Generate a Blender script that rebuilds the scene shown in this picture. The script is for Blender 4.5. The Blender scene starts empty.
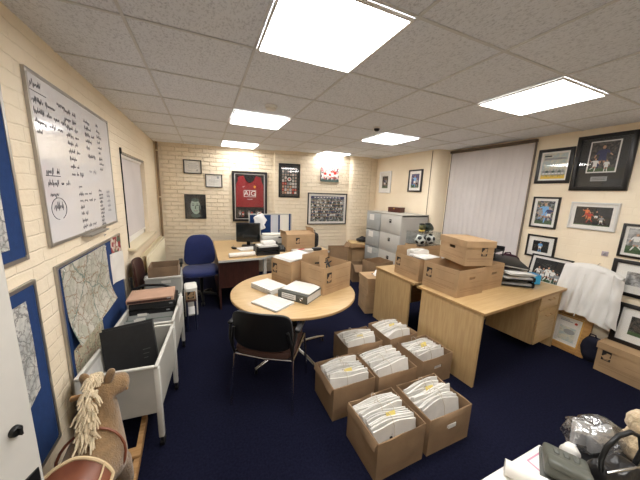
import bpy, bmesh, math, random
from mathutils import Matrix, Vector, Euler
sc = bpy.context.scene
COL = sc.collection
PI = math.pi
rnd = random.Random(7)

# ------------------------------------------------------------------ materials
def lin(c):
    def f(v):
        v /= 255.0
        return v / 12.92 if v <= .04045 else ((v + .055) / 1.055) ** 2.4
    return (f(c[0]), f(c[1]), f(c[2]), 1)

MATS = {}
def mat(name, rgb, rough=.6, metal=0, var=0, vscale=8, bump=0, bscale=60, coat=0, spec=.5, sheen=0, stretch=None, rgb2=None, detail=4):
    """Principled material; optional noise between rgb and rgb2, optional noise bump."""
    if name in MATS: return MATS[name]
    m = bpy.data.materials.new(name); m.use_nodes = True
    nt = m.node_tree; b = nt.nodes['Principled BSDF']
    b.inputs['Base Color'].default_value = lin(rgb)
    b.inputs['Roughness'].default_value = rough
    b.inputs['Metallic'].default_value = metal
    b.inputs['Specular IOR Level'].default_value = spec
    b.inputs['Coat Weight'].default_value = coat
    b.inputs['Coat Roughness'].default_value = .04
    if sheen: b.inputs['Sheen Weight'].default_value = sheen
    tc = nt.nodes.new('ShaderNodeTexCoord')
    src = tc.outputs['Object']
    if stretch:
        mp = nt.nodes.new('ShaderNodeMapping'); mp.inputs['Scale'].default_value = stretch
        nt.links.new(src, mp.inputs['Vector']); src = mp.outputs['Vector']
    if var or rgb2:
        n = nt.nodes.new('ShaderNodeTexNoise'); n.inputs['Scale'].default_value = vscale; n.inputs['Detail'].default_value = detail
        nt.links.new(src, n.inputs['Vector'])
        r = nt.nodes.new('ShaderNodeValToRGB')
        r.color_ramp.elements[0].position = .35; r.color_ramp.elements[1].position = .65
        r.color_ramp.elements[0].color = lin(rgb)
        if rgb2 is None: rgb2 = [max(0, min(255, v * (1 - var))) for v in rgb]
        r.color_ramp.elements[1].color = lin(rgb2)
        nt.links.new(n.outputs['Fac'], r.inputs['Fac']); nt.links.new(r.outputs['Color'], b.inputs['Base Color'])
    if bump:
        n2 = nt.nodes.new('ShaderNodeTexNoise'); n2.inputs['Scale'].default_value = bscale; n2.inputs['Detail'].default_value = 3
        nt.links.new(src, n2.inputs['Vector'])
        bp = nt.nodes.new('ShaderNodeBump'); bp.inputs['Strength'].default_value = bump; bp.inputs['Distance'].default_value = .01
        nt.links.new(n2.outputs['Fac'], bp.inputs['Height']); nt.links.new(bp.outputs['Normal'], b.inputs['Normal'])
    MATS[name] = m
    return m

def brick_mat(name, axis, BS=.8, DK=.35):
    m = bpy.data.materials.new(name); m.use_nodes = True
    nt = m.node_tree; N = nt.nodes.new; Lk = nt.links.new
    b = nt.nodes['Principled BSDF']; b.inputs['Roughness'].default_value = .55
    tc = N('ShaderNodeTexCoord'); sp = N('ShaderNodeSeparateXYZ'); cb = N('ShaderNodeCombineXYZ')
    Lk(tc.outputs['Object'], sp.inputs[0])
    Lk(sp.outputs[axis], cb.inputs[0]); Lk(sp.outputs[2], cb.inputs[1])
    # wobble so that the joints are not ruler straight under the paint
    nz = N('ShaderNodeTexNoise'); nz.inputs['Scale'].default_value = 9; nz.inputs['Detail'].default_value = 3
    Lk(tc.outputs['Object'], nz.inputs['Vector'])
    mx = N('ShaderNodeVectorMath'); mx.operation = 'MULTIPLY_ADD'; mx.inputs[1].default_value = (.018, .018, 0)
    Lk(nz.outputs['Color'], mx.inputs[0]); Lk(cb.outputs[0], mx.inputs[2])
    br = N('ShaderNodeTexBrick'); br.inputs['Scale'].default_value = 1
    br.inputs['Brick Width'].default_value = .225; br.inputs['Row Height'].default_value = .075
    br.inputs['Mortar Size'].default_value = .006; br.inputs['Mortar Smooth'].default_value = .9; br.inputs['Bias'].default_value = 0
    br.inputs['Color1'].default_value = (1, 1, 1, 1); br.inputs['Color2'].default_value = (.72, .72, .72, 1); br.inputs['Mortar'].default_value = (0, 0, 0, 1)
    Lk(mx.outputs[0], br.inputs['Vector'])
    n2 = N('ShaderNodeTexNoise'); n2.inputs['Scale'].default_value = 26; n2.inputs['Detail'].default_value = 4
    Lk(tc.outputs['Object'], n2.inputs['Vector'])
    ad = N('ShaderNodeMath'); ad.operation = 'MULTIPLY_ADD'; ad.inputs[1].default_value = 1.1
    Lk(n2.outputs['Fac'], ad.inputs[0]); Lk(br.outputs['Color'], ad.inputs[2])
    bp = N('ShaderNodeBump'); bp.inputs['Strength'].default_value = BS; bp.inputs['Distance'].default_value = .008
    Lk(ad.outputs[0], bp.inputs['Height']); Lk(bp.outputs['Normal'], b.inputs['Normal'])
    # uneven cream paint with slightly dirtier joints
    n3 = N('ShaderNodeTexNoise'); n3.inputs['Scale'].default_value = 2.2; n3.inputs['Detail'].default_value = 6
    Lk(tc.outputs['Object'], n3.inputs['Vector'])
    rp = N('ShaderNodeValToRGB'); rp.color_ramp.elements[0].position = .3; rp.color_ramp.elements[1].position = .7
    rp.color_ramp.elements[0].color = lin((236, 220, 193)); rp.color_ramp.elements[1].color = lin((244, 231, 207))
    Lk(n3.outputs['Fac'], rp.inputs['Fac'])
    mr = N('ShaderNodeMixRGB'); mr.blend_type = 'MULTIPLY'; mr.inputs['Color2'].default_value = (.84, .82, .78, 1)
    ms = N('ShaderNodeMath'); ms.operation = 'MULTIPLY'; ms.inputs[1].default_value = DK
    Lk(br.outputs['Fac'], ms.inputs[0]); Lk(ms.outputs[0], mr.inputs['Fac'])
    Lk(rp.outputs['Color'], mr.inputs['Color1']); Lk(mr.outputs['Color'], b.inputs['Base Color'])
    return m

def ceiling_mat():
    m = bpy.data.materials.new('mineral_tile'); m.use_nodes = True
    nt = m.node_tree; N = nt.nodes.new; Lk = nt.links.new
    b = nt.nodes['Principled BSDF']; b.inputs['Roughness'].default_value = .95; b.inputs['Specular IOR Level'].default_value = .1
    tc = N('ShaderNodeTexCoord')
    n = N('ShaderNodeTexNoise'); n.inputs['Scale'].default_value = 105; n.inputs['Detail'].default_value = 4; n.inputs['Roughness'].default_value = .7
    mp = N('ShaderNodeMapping'); mp.inputs['Scale'].default_value = (1, .6, 1)
    Lk(tc.outputs['Object'], mp.inputs[0]); Lk(mp.outputs[0], n.inputs['Vector'])
    rp = N('ShaderNodeValToRGB'); rp.color_ramp.elements[0].position = .36; rp.color_ramp.elements[1].position = .5
    rp.color_ramp.elements[0].color = lin((206, 209, 215)); rp.color_ramp.elements[1].color = lin((236, 239, 245))
    Lk(n.outputs['Fac'], rp.inputs['Fac']); Lk(rp.outputs['Color'], b.inputs['Base Color'])
    bp = N('ShaderNodeBump'); bp.inputs['Strength'].default_value = .5; bp.inputs['Distance'].default_value = .004
    Lk(n.outputs['Fac'], bp.inputs['Height']); Lk(bp.outputs['Normal'], b.inputs['Normal'])
    return m

def pattern_mat(name, cols, scale=40, kind='VORONOI', rough=.35, stretch=(1, 1, 1)):
    """A printed picture: many small coloured patches (crowds, maps, team rows)."""
    if name in MATS: return MATS[name]
    m = bpy.data.materials.new(name); m.use_nodes = True
    nt = m.node_tree; N = nt.nodes.new; Lk = nt.links.new
    b = nt.nodes['Principled BSDF']; b.inputs['Roughness'].default_value = rough
    tc = N('ShaderNodeTexCoord'); mp = N('ShaderNodeMapping'); mp.inputs['Scale'].default_value = stretch
    Lk(tc.outputs['Object'], mp.inputs[0])
    if kind == 'VORONOI':
        v = N('ShaderNodeTexVoronoi'); v.inputs['Scale'].default_value = scale
        sep = N('ShaderNodeSeparateColor'); Lk(mp.outputs[0], v.inputs['Vector']); Lk(v.outputs['Color'], sep.inputs[0]); out = sep.outputs[0]
    else:
        v = N('ShaderNodeTexNoise'); v.inputs['Scale'].default_value = scale; v.inputs['Detail'].default_value = 5; v.inputs['Roughness'].default_value = .65
        Lk(mp.outputs[0], v.inputs['Vector']); out = v.outputs['Fac']
    rp = N('ShaderNodeValToRGB'); cr = rp.color_ramp; cr.interpolation = 'CONSTANT' if kind == 'VORONOI' else 'LINEAR'
    k = len(cols)
    lo, hi = (0, 1) if kind == 'VORONOI' else (.3, .7)
    while len(cr.elements) < k: cr.elements.new(.5)
    for i, c in enumerate(cols):
        cr.elements[i].position = lo + (hi - lo) * i / (k if kind == 'VORONOI' else k - 1); cr.elements[i].color = lin(c)
    Lk(out, rp.inputs['Fac']); Lk(rp.outputs['Color'], b.inputs['Base Color'])
    MATS[name] = m
    return m

def map_mat(name, base, roads):
    """A printed road map: mottled paper ground with a web of road lines."""
    m = bpy.data.materials.new(name); m.use_nodes = True
    nt = m.node_tree; N = nt.nodes.new; Lk = nt.links.new
    b = nt.nodes['Principled BSDF']; b.inputs['Roughness'].default_value = .35
    tc = N('ShaderNodeTexCoord')
    n = N('ShaderNodeTexNoise'); n.inputs['Scale'].default_value = 7; n.inputs['Detail'].default_value = 8; n.inputs['Roughness'].default_value = .7
    Lk(tc.outputs['Object'], n.inputs['Vector'])
    rp = N('ShaderNodeValToRGB'); cr = rp.color_ramp
    while len(cr.elements) < len(base): cr.elements.new(.5)
    for i, c in enumerate(base): cr.elements[i].position = .3 + .4 * i / (len(base) - 1); cr.elements[i].color = lin(c)
    Lk(n.outputs['Fac'], rp.inputs['Fac'])
    cur = rp.outputs['Color']
    for sc_, w, c in roads:
        ad = N('ShaderNodeVectorMath'); ad.operation = 'MULTIPLY_ADD'; ad.inputs[1].default_value = (.12, .12, .12)
        Lk(n.outputs['Color'], ad.inputs[0]); Lk(tc.outputs['Object'], ad.inputs[2])
        v = N('ShaderNodeTexVoronoi'); v.feature = 'DISTANCE_TO_EDGE'; v.inputs['Scale'].default_value = sc_
        Lk(ad.outputs[0], v.inputs['Vector'])
        lt = N('ShaderNodeMath'); lt.operation = 'LESS_THAN'; lt.inputs[1].default_value = w
        Lk(v.outputs['Distance'], lt.inputs[0])
        mx = N('ShaderNodeMixRGB'); mx.inputs['Color2'].default_value = lin(c)
        Lk(lt.outputs[0], mx.inputs['Fac']); Lk(cur, mx.inputs['Color1']); cur = mx.outputs['Color']
    Lk(cur, b.inputs['Base Color'])
    return m

def glass_mat(name, tint=(1, 1, 1), rough=.02, bump=0, bscale=30, fac=None):
    m = bpy.data.materials.new(name); m.use_nodes = True
    nt = m.node_tree; N = nt.nodes.new; Lk = nt.links.new
    nt.nodes.remove(nt.nodes['Principled BSDF']); out = nt.nodes['Material Output']
    t = N('ShaderNodeBsdfTransparent'); t.inputs[0].default_value = (*tint, 1)
    g = N('ShaderNodeBsdfGlossy'); g.inputs['Roughness'].default_value = rough
    mx = N('ShaderNodeMixShader'); fr = N('ShaderNodeMath'); lw = N('ShaderNodeLayerWeight'); lw.inputs[0].default_value = .5; pw_ = N('ShaderNodeMath'); pw_.operation = 'POWER'; pw_.inputs[1].default_value = 4; Lk(lw.outputs['Facing'], pw_.inputs[0]); fr.operation = 'MULTIPLY_ADD'; fr.inputs[1].default_value = .6; fr.inputs[2].default_value = .035; Lk(pw_.outputs[0], fr.inputs[0])
    if fac is None: Lk(fr.outputs[0], mx.inputs[0])
    else: mx.inputs[0].default_value = fac
    Lk(t.outputs[0], mx.inputs[1]); Lk(g.outputs[0], mx.inputs[2]); Lk(mx.outputs[0], out.inputs[0])
    if bump:
        n = N('ShaderNodeTexNoise'); n.inputs['Scale'].default_value = bscale; tc = N('ShaderNodeTexCoord'); Lk(tc.outputs['Object'], n.inputs['Vector'])
        bp = N('ShaderNodeBump'); bp.inputs['Strength'].default_value = bump; bp.inputs['Distance'].default_value = .02
        Lk(n.outputs['Fac'], bp.inputs['Height']); Lk(bp.outputs['Normal'], g.inputs['Normal']); Lk(bp.outputs['Normal'], lw.inputs['Normal'])
    return m

def emit_mat(name, rgb, s):
    m = bpy.data.materials.new(name); m.use_nodes = True
    nt = m.node_tree; nt.nodes.remove(nt.nodes['Principled BSDF'])
    e = nt.nodes.new('ShaderNodeEmission'); e.inputs[0].default_value = (*rgb, 1); e.inputs[1].default_value = s
    nt.links.new(e.outputs[0], nt.nodes['Material Output'].inputs[0])
    return m

def wood_mat(name, a, b_, rough=.4, scale=(1.2, 14, 14), coat=.15):
    return mat(name, a, rough, rgb2=b_, vscale=4, stretch=scale, coat=coat, detail=6)

M = dict(
    beech=wood_mat('beech_laminate', (198, 168, 122), (186, 154, 107)),
    beechY=wood_mat('beech_laminate_upright', (194, 164, 118), (181, 149, 104), scale=(14, 14, 1.2)),
    beech_edge=mat('beech_edging', (176, 140, 92), .5, var=.1),
    darkwood=wood_mat('dark_wood', (70, 38, 30), (54, 28, 23), scale=(12, 12, 2)),
    pine=wood_mat('pine', (186, 146, 98), (160, 118, 72), .5, (2, 16, 16)),
    oakframe=wood_mat('oak_frame', (190, 148, 92), (166, 122, 70), .45, (3, 12, 12)),
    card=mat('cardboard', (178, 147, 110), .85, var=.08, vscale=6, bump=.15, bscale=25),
    card2=mat('brown_cardboard_shade_tint', (150, 122, 92), .85, var=.1, vscale=5, bump=.2, bscale=20),  # browner copy of the cardboard, shade on the low boxes put into its colour
    cardin=mat('cardboard_inside', (140, 116, 92), .9, var=.12, vscale=8),
    print_=mat('box_print', (146, 114, 88), .85),
    ink=mat('black_ink', (28, 22, 20), .6),
    paper=mat('white_paper', (226, 223, 216), .8, var=.04, vscale=12),
    paper2=mat('greyish_paper', (214, 211, 205), .8, var=.07, vscale=14),
    paperE=mat('paper_edges', (228, 226, 219), .85, rgb2=(188, 185, 180), vscale=6, stretch=(1, 90, 90)),
    yellow=mat('yellow_note', (226, 206, 116), .8),
    elastic=mat('cotton_tie', (196, 186, 170), .8),
    grey=mat('grey_steel', (186, 183, 176), .45, var=.04, vscale=3, spec=.4),
    greyD=mat('grey_steel_dark', (166, 168, 166), .45, var=.05),
    tub=mat('pale_grey_steel', (176, 173, 164), .45, var=.04),
    rim=mat('white_rim', (204, 202, 194), .4),
    chrome=mat('chrome', (205, 205, 205), .18, metal=1),
    alu=mat('aluminium', (176, 172, 166), .35, metal=.85),
    black=mat('black_plastic', (22, 22, 23), .4, spec=.4),
    blackM=mat('matt_black_card', (34, 34, 36), .55, var=.15, vscale=30),
    blackF=mat('black_fabric', (22, 20, 24), .9, bump=.25, bscale=300, sheen=.2),
    brownF=mat('brown_fabric', (70, 46, 38), .9, bump=.2, bscale=250),
    blueF=mat('blue_fabric', (22, 37, 94), .9, var=.12, vscale=60, bump=.25, bscale=320, sheen=.2),
    blueB=mat('blue_felt', (20, 55, 108), .95, var=.08, vscale=40, bump=.1, bscale=200),
    maroon=mat('maroon_fabric', (58, 22, 40), .9, bump=.2, bscale=250),
    navycloth=mat('navy_cloth', (24, 25, 44), .9, bump=.3, bscale=60),
    white=mat('white_gloss', (232, 230, 226), .3),
    whiteM=mat('white_matt', (228, 224, 214), .6),
    cream=mat('cream_gloss', (226, 214, 184), .35),
    board=mat('whiteboard_enamel', (226, 224, 226), .14, coat=.4),
    marker=mat('dry_marker', (74, 74, 84), .6),
    markerG=mat('faded_marker', (130, 133, 138), .6),
    blindm=mat('blind_fabric', (214, 208, 206), .75, var=.03, vscale=3),
    blackframe=mat('black_frame', (22, 20, 19), .35),
    mount=mat('white_mount', (232, 230, 224), .7),
    mountB=mat('black_mount', (30, 29, 30), .8),
    silver=mat('silver_frame', (216, 216, 214), .3, metal=.3),
    shirtred=mat('red_shirt', (146, 16, 30), .7, var=.1, vscale=12),
    shirtwhite=mat('white_cotton', (222, 220, 216), .85, bump=.5, bscale=14),
    plush=mat('tan_plush', (146, 116, 80), .95, var=.16, vscale=25, bump=.6, bscale=140, sheen=.3),
    beigeplush=mat('cream_plush', (206, 184, 150), .95, var=.15, vscale=30, bump=.8, bscale=110, sheen=.3),
    mane=mat('mane_wool', (222, 204, 172), .95, var=.1, vscale=40),
    leather=mat('tan_leather', (134, 78, 52), .45, rgb2=(112, 60, 40), vscale=10),
    trimhide=mat('pale_piping', (214, 190, 150), .6),
    tealface=mat('print_pale_green', (176, 196, 186), .5), tealdark=mat('print_dark_green', (70, 92, 88), .5),
    skin=mat('print_skin', (196, 150, 120), .5), hairp=mat('print_hair', (46, 34, 28), .5),
    skyp=mat('print_sky_blue', (120, 176, 224), .5), redp=mat('print_red', (190, 52, 40), .5), orangep=mat('print_orange', (226, 120, 60), .5),
    navyp=mat('print_navy', (40, 48, 96), .5), whitep=mat('print_white', (232, 232, 228), .5), greenp=mat('print_pitch', (62, 88, 54), .5),
    darkp=mat('print_dark', (26, 28, 26), .5), greyp=mat('print_grey', (150, 152, 152), .5), yellowp=mat('print_yellow', (226, 190, 60), .5),
    bluebook=mat('cyan_card', (52, 156, 204), .5), pinkcard=mat('buff_card', (196, 158, 134), .7, var=.06), greencard=mat('grey_green_card', (120, 132, 124), .7),
    olive=mat('olive_boot', (92, 92, 48), .6, rgb2=(60, 64, 38), vscale=14), bootY=mat('yellow_boot', (206, 178, 84), .55), darkgreen=mat('dark_green_boot', (40, 54, 42), .6),
    greypl=mat('light_grey_plastic', (178, 178, 172), .45), greypd=mat('dark_grey_plastic', (84, 86, 80), .45),
    pinkprint=mat('pink_print', (206, 150, 170), .6),
    screen=mat('dark_screen', (18, 22, 24), .12, coat=.3),
    brass=mat('brass', (190, 160, 90), .35, metal=1), brownbox=mat('dark_brown_wood', (84, 40, 28), .4, var=.15),
    carpet=mat('navy_carpet', (32, 34, 55), 1.0, rgb2=(24, 25, 43), vscale=70, bump=.9, bscale=420, spec=.05),
    tbar=mat('ceiling_bar', (214, 214, 214), .6),
)
M['tile'] = ceiling_mat()
M['brickX'] = brick_mat('painted_brick_across', 0, 1.4, .10); M['brickY'] = brick_mat('painted_brick_along', 1, .5, .12); M['brickS'] = brick_mat('smooth_painted_brick', 1, .22, .08)
M['glass'] = glass_mat('picture_glass'); M['clearbox'] = glass_mat('clear_plastic', (.93, .95, .96), .08)
M['poly'] = glass_mat('crinkled_polythene', (.86, .87, .9), .22, 1.0, 22, .42)
M['lamp'] = emit_mat('panel_light', (1.0, .975, .945), 11.0); M['lampR'] = emit_mat('panel_light_right', (1.0, .975, .945), 9.0); M['lampB'] = emit_mat('panel_light_back', (1.0, .975, .945), 7.0)
M['map1'] = map_mat('town_map', [(164, 160, 146), (204, 200, 190), (172, 172, 156), (192, 188, 176)], [(6, .018, (150, 120, 90)), (14, .03, (140, 134, 118)), (3, .014, (110, 130, 120))])
M['map2'] = map_mat('district_map', [(186, 186, 182), (214, 212, 206), (170, 172, 170), (202, 200, 194)], [(9, .03, (120, 120, 118)), (20, .05, (140, 138, 134))])
M['map3'] = map_mat('road_map', [(186, 178, 150), (206, 198, 174), (176, 168, 140), (196, 186, 160)], [(9, .025, (160, 104, 84)), (18, .03, (130, 134, 110))])
M['crowd'] = pattern_mat('print_crowd', [(66, 78, 84), (120, 130, 132), (46, 54, 60), (168, 172, 168), (88, 96, 70), (60, 60, 84), (136, 126, 112)], 55)
M['teamphoto'] = pattern_mat('print_squad', [(88, 100, 108), (54, 62, 74), (140, 146, 146), (70, 84, 60), (180, 182, 176), (98, 92, 86)], 40)
M['canvasp'] = pattern_mat('print_canvas', [(196, 70, 76), (230, 220, 214), (206, 128, 132), (120, 60, 70), (236, 232, 226), (90, 84, 92), (214, 170, 166)], 34)
M['stands'] = pattern_mat('print_stands', [(40, 40, 38), (66, 62, 58), (28, 30, 28), (88, 80, 74)], 60)
M['aged'] = pattern_mat('print_old_photo', [(196, 206, 204), (168, 184, 186), (214, 208, 186), (150, 160, 160)], 14, 'NOISE')
M['bw'] = pattern_mat('print_monochrome', [(44, 44, 46), (120, 120, 120), (196, 196, 194), (80, 80, 82)], 12, 'NOISE')
M['floral'] = pattern_mat('print_floral', [(214, 206, 196), (150, 40, 46), (196, 180, 160), (90, 100, 80)], 30)

# ------------------------------------------------------------------ mesh builder
class MB:
    def __init__(s): s.v = []; s.f = []; s.m = []; s.sm = []
    def add(s, vs, fs, m=0, smooth=False, X=None):
        o = len(s.v)
        for p in vs:
            p = Vector(p)
            s.v.append(X @ p if X is not None else p)
        for f in fs: s.f.append(tuple(o + i for i in f)); s.m.append(m); s.sm.append(smooth)
        return s
    def box(s, c, d, m=0, R=None):
        x, y, z = d[0] / 2, d[1] / 2, d[2] / 2
        vs = [Vector((i * x, j * y, k * z)) for i in (-1, 1) for j in (-1, 1) for k in (-1, 1)]
        c = Vector(c); vs = [(R @ p if R is not None else p) + c for p in vs]
        return s.add(vs, [(0, 1, 3, 2), (4, 6, 7, 5), (0, 4, 5, 1), (2, 3, 7, 6), (0, 2, 6, 4), (1, 5, 7, 3)], m)
    def bx(s, lo, hi, m=0):
        return s.box([(a + b) / 2 for a, b in zip(lo, hi)], [b - a for a, b in zip(lo, hi)], m)
    def rbox(s, c, d, r=.01, seg=2, m=0, R=None, smooth=True):
        bm = bmesh.new(); bmesh.ops.create_cube(bm, size=1)
        bmesh.ops.scale(bm, vec=d, verts=bm.verts)
        bmesh.ops.bevel(bm, geom=bm.edges[:], offset=min(r, min(d) * .49), segments=seg, affect='EDGES', profile=.5)
        c = Vector(c)
        bm.verts.index_update()
        bm.normal_update()
        vs = [(R @ v.co if R is not None else v.co.copy()) + c for v in bm.verts]; fa = []; fb = []
        for f in bm.faces: (fa if max(abs(q) for q in f.normal) > .999 else fb).append([v.index for v in f.verts])
        bm.free(); o = len(s.v)
        s.add(vs, fa, m, False); s.f += [tuple(o + i for i in f) for f in fb]; s.m += [m] * len(fb); s.sm += [smooth] * len(fb)
        return s
    def cyl(s, a, b, r, r2=None, n=16, m=0, smooth=True, caps=True):
        a, b = Vector(a), Vector(b); r2 = r if r2 is None else r2
        d = (b - a).normalized(); u = d.orthogonal().normalized(); w = d.cross(u)
        vs = []
        for p, q in ((a, r), (b, r2)):
            for i in range(n): t = 2 * PI * i / n; vs.append(p + (u * math.cos(t) + w * math.sin(t)) * q)
        s.add(vs, [(i, (i + 1) % n, n + (i + 1) % n, n + i) for i in range(n)], m, smooth)
        if caps:
            s.add(vs[:n], [tuple(range(n - 1, -1, -1))], m); s.add(vs[n:], [tuple(range(n))], m)
        return s
    def tube(s, path, r, n=8, m=0, close=False):
        path = [Vector(p) for p in path]; k = len(path)
        rs = r if isinstance(r, (list, tuple)) else [r] * k
        vs = []; u = None
        for i, p in enumerate(path):
            t = (path[(i + 1) % k if close else min(i + 1, k - 1)] - path[(i - 1) % k if close else max(i - 1, 0)]).normalized()
            if u is None: u = t.orthogonal().normalized()
            else: u = (u - t * u.dot(t)).normalized()
            w = t.cross(u)
            for j in range(n): a = 2 * PI * j / n; vs.append(p + (u * math.cos(a) + w * math.sin(a)) * rs[i])
        fs = []
        for i in range(k if close else k - 1):
            i2 = (i + 1) % k
            for j in range(n): fs.append((i * n + j, i * n + (j + 1) % n, i2 * n + (j + 1) % n, i2 * n + j))
        if not close: fs += [tuple(range(n - 1, -1, -1)), tuple((k - 1) * n + j for j in range(n))]
        return s.add(vs, fs, m, True)
    def lathe(s, prof, c=(0, 0, 0), n=32, m=0, smooth=True):
        c = Vector(c); vs = []; k = len(prof)
        for r, z in prof:
            for i in range(n): t = 2 * PI * i / n; vs.append(c + Vector((r * math.cos(t), r * math.sin(t), z)))
        fs = [(i * n + j, i * n + (j + 1) % n, (i + 1) * n + (j + 1) % n, (i + 1) * n + j) for i in range(k - 1) for j in range(n)]
        return s.add(vs, fs, m, smooth)
    def se(s, c, h, e1=.5, e2=.5, nu=24, nv=14, m=0, R=None, fn=None):
        c = Vector(c); pw = lambda v, e: math.copysign(abs(v) ** e, v); vs = []
        for i in range(nv + 1):
            a = -PI / 2 + PI * i / nv
            for j in range(nu):
                b = 2 * PI * j / nu
                p = Vector((h[0] * pw(math.cos(a), e1) * pw(math.cos(b), e2), h[1] * pw(math.cos(a), e1) * pw(math.sin(b), e2), h[2] * pw(math.sin(a), e1)))
                if fn: p = fn(p)
                vs.append((R @ p if R is not None else p) + c)
        fs = [(i * nu + j, i * nu + (j + 1) % nu, (i + 1) * nu + (j + 1) % nu, (i + 1) * nu + j) for i in range(nv) for j in range(nu)]
        return s.add(vs, fs, m, True)
    def prism(s, pts, d, m=0):
        """closed polygon (3-D points) extruded by vector d"""
        d = Vector(d); a = [Vector(p) for p in pts]; n = len(a); b = [p + d for p in a]
        return s.add(a + b, [tuple(range(n - 1, -1, -1)), tuple(range(n, 2 * n))] + [(i, (i + 1) % n, n + (i + 1) % n, n + i) for i in range(n)], m)
    def sheet(s, fn, nu, nv, m=0, t=0, smooth=True):
        """fn(u,v)->point; t thickness along the surface normal"""
        P = [[Vector(fn(i / nu, j / nv)) for i in range(nu + 1)] for j in range(nv + 1)]
        Nn = []
        for j in range(nv + 1):
            row = []
            for i in range(nu + 1):
                a = P[j][min(i + 1, nu)] - P[j][max(i - 1, 0)]; b = P[min(j + 1, nv)][i] - P[max(j - 1, 0)][i]
                n = a.cross(b); row.append(n.normalized() if n.length > 1e-12 else Vector((0, 0, 1)))
            Nn.append(row)
        W = nu + 1; vs = [p for r in P for p in r]; K = len(vs)
        fs = [(j * W + i, j * W + i + 1, (j + 1) * W + i + 1, (j + 1) * W + i) for j in range(nv) for i in range(nu)]
        if t:
            vs = vs + [P[j][i] - Nn[j][i] * t for j in range(nv + 1) for i in range(nu + 1)]
            fs = fs + [tuple(K + q for q in reversed(f)) for f in fs]
            ring = [i for i in range(W)] + [j * W + nu for j in range(1, nv + 1)] + [nv * W + i for i in range(nu - 1, -1, -1)] + [j * W for j in range(nv - 1, 0, -1)]
            L = len(ring)
            fs += [(ring[(k + 1) % L], ring[k], K + ring[k], K + ring[(k + 1) % L]) for k in range(L)]
        return s.add(vs, fs, m, smooth)
    def build(s, name, mats, parent=None, loc=None, rot=None):
        me = bpy.data.meshes.new(name); me.from_pydata([tuple(v) for v in s.v], [], s.f)
        if not isinstance(mats, (list, tuple)): mats = [mats]
        for k in mats: me.materials.append(M[k] if isinstance(k, str) else k)
        me.polygons.foreach_set('material_index', s.m); me.polygons.foreach_set('use_smooth', s.sm)
        me.update()
        bm = bmesh.new(); bm.from_mesh(me); bmesh.ops.recalc_face_normals(bm, faces=bm.faces[:]); bm.to_mesh(me); bm.free()
        try: me.set_sharp_from_angle(angle=math.radians(42))
        except Exception: pass
        o = bpy.data.objects.new(name, me); COL.objects.link(o)
        if parent: o.parent = parent
        if loc is not None: o.location = loc
        if rot is not None: o.rotation_euler = rot if not isinstance(rot, (int, float)) else (0, 0, rot)
        return o

def tag(o, label, cat, group=None, kind=None):
    o['label'] = label; o['category'] = cat
    if group: o['group'] = group
    if kind: o['kind'] = kind
    return o
def thing(name, label, cat, loc=(0, 0, 0), rot=0, group=None):
    o = bpy.data.objects.new(name, None); COL.objects.link(o); o.empty_display_size = .05
    o.location = loc; o.rotation_euler = rot if not isinstance(rot, (int, float)) else (0, 0, rot)
    return tag(o, label, cat, group)
def struct(o): o['kind'] = 'structure'; return o
def dup(root, loc, rot, label=None, group=None):
    r = root.copy(); COL.objects.link(r); r.location = loc; r.rotation_euler = rot if not isinstance(rot, (int, float)) else (0, 0, rot)
    if label: r['label'] = label
    if group: r['group'] = group
    for ch in list(root.children):
        c = ch.copy(); COL.objects.link(c); c.parent = r
        for g in list(ch.children): d = g.copy(); COL.objects.link(d); d.parent = c
    return r
def lab(o, t): o['label'] = t; return o
def Rz(a): return Matrix.Rotation(a, 3, 'Z')
def Rx(a): return Matrix.Rotation(a, 3, 'X')
def Ry(a): return Matrix.Rotation(a, 3, 'Y')
def text_geo(txt, size):
    cu = bpy.data.curves.new('t', 'FONT'); cu.body = txt; cu.size = size; cu.align_x = 'CENTER'; cu.align_y = 'CENTER'; cu.extrude = 0
    o = bpy.data.objects.new('t', cu); COL.objects.link(o)
    dg = bpy.context.evaluated_depsgraph_get(); me = bpy.data.meshes.new_from_object(o.evaluated_get(dg))
    vs = [v.co.copy() for v in me.vertices]; fs = [tuple(p.vertices) for p in me.polygons]
    bpy.data.objects.remove(o); bpy.data.curves.remove(cu); bpy.data.meshes.remove(me)
    return vs, fs

# ------------------------------------------------------------------ camera
CH = 1.68
cam = bpy.data.cameras.new('camera'); cam.sensor_width = 36; cam.lens = 36 * 259.776 / 640; cam.clip_start = .02
co = bpy.data.objects.new('camera', cam); COL.objects.link(co)
r_, u_, f_ = Vector((.9158, -.3994, .0362)), Vector((.0391, .1790, .9831)), Vector((.3982, .8989, -.1799))
f_.normalize(); r_ = (r_ - f_ * r_.dot(f_)).normalized(); u_ = r_.cross(f_)
Mx = Matrix((r_, u_, -f_)).transposed().to_4x4(); Mx.translation = (0, 0, CH)
co.matrix_world = Mx; sc.camera = co
sc.view_settings.view_transform = 'Standard'; sc.view_settings.look = 'None'; sc.view_settings.gamma = 1; sc.view_settings.exposure = 1.15
sc.view_settings.use_curve_mapping = False
sc.cycles.diffuse_bounces = 10; sc.cycles.max_bounces = 16; sc.cycles.transparent_max_bounces = 16
w = bpy.data.worlds.new('World'); sc.world = w; w.use_nodes = True; w.node_tree.nodes['Background'].inputs[1].default_value = 0

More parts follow.
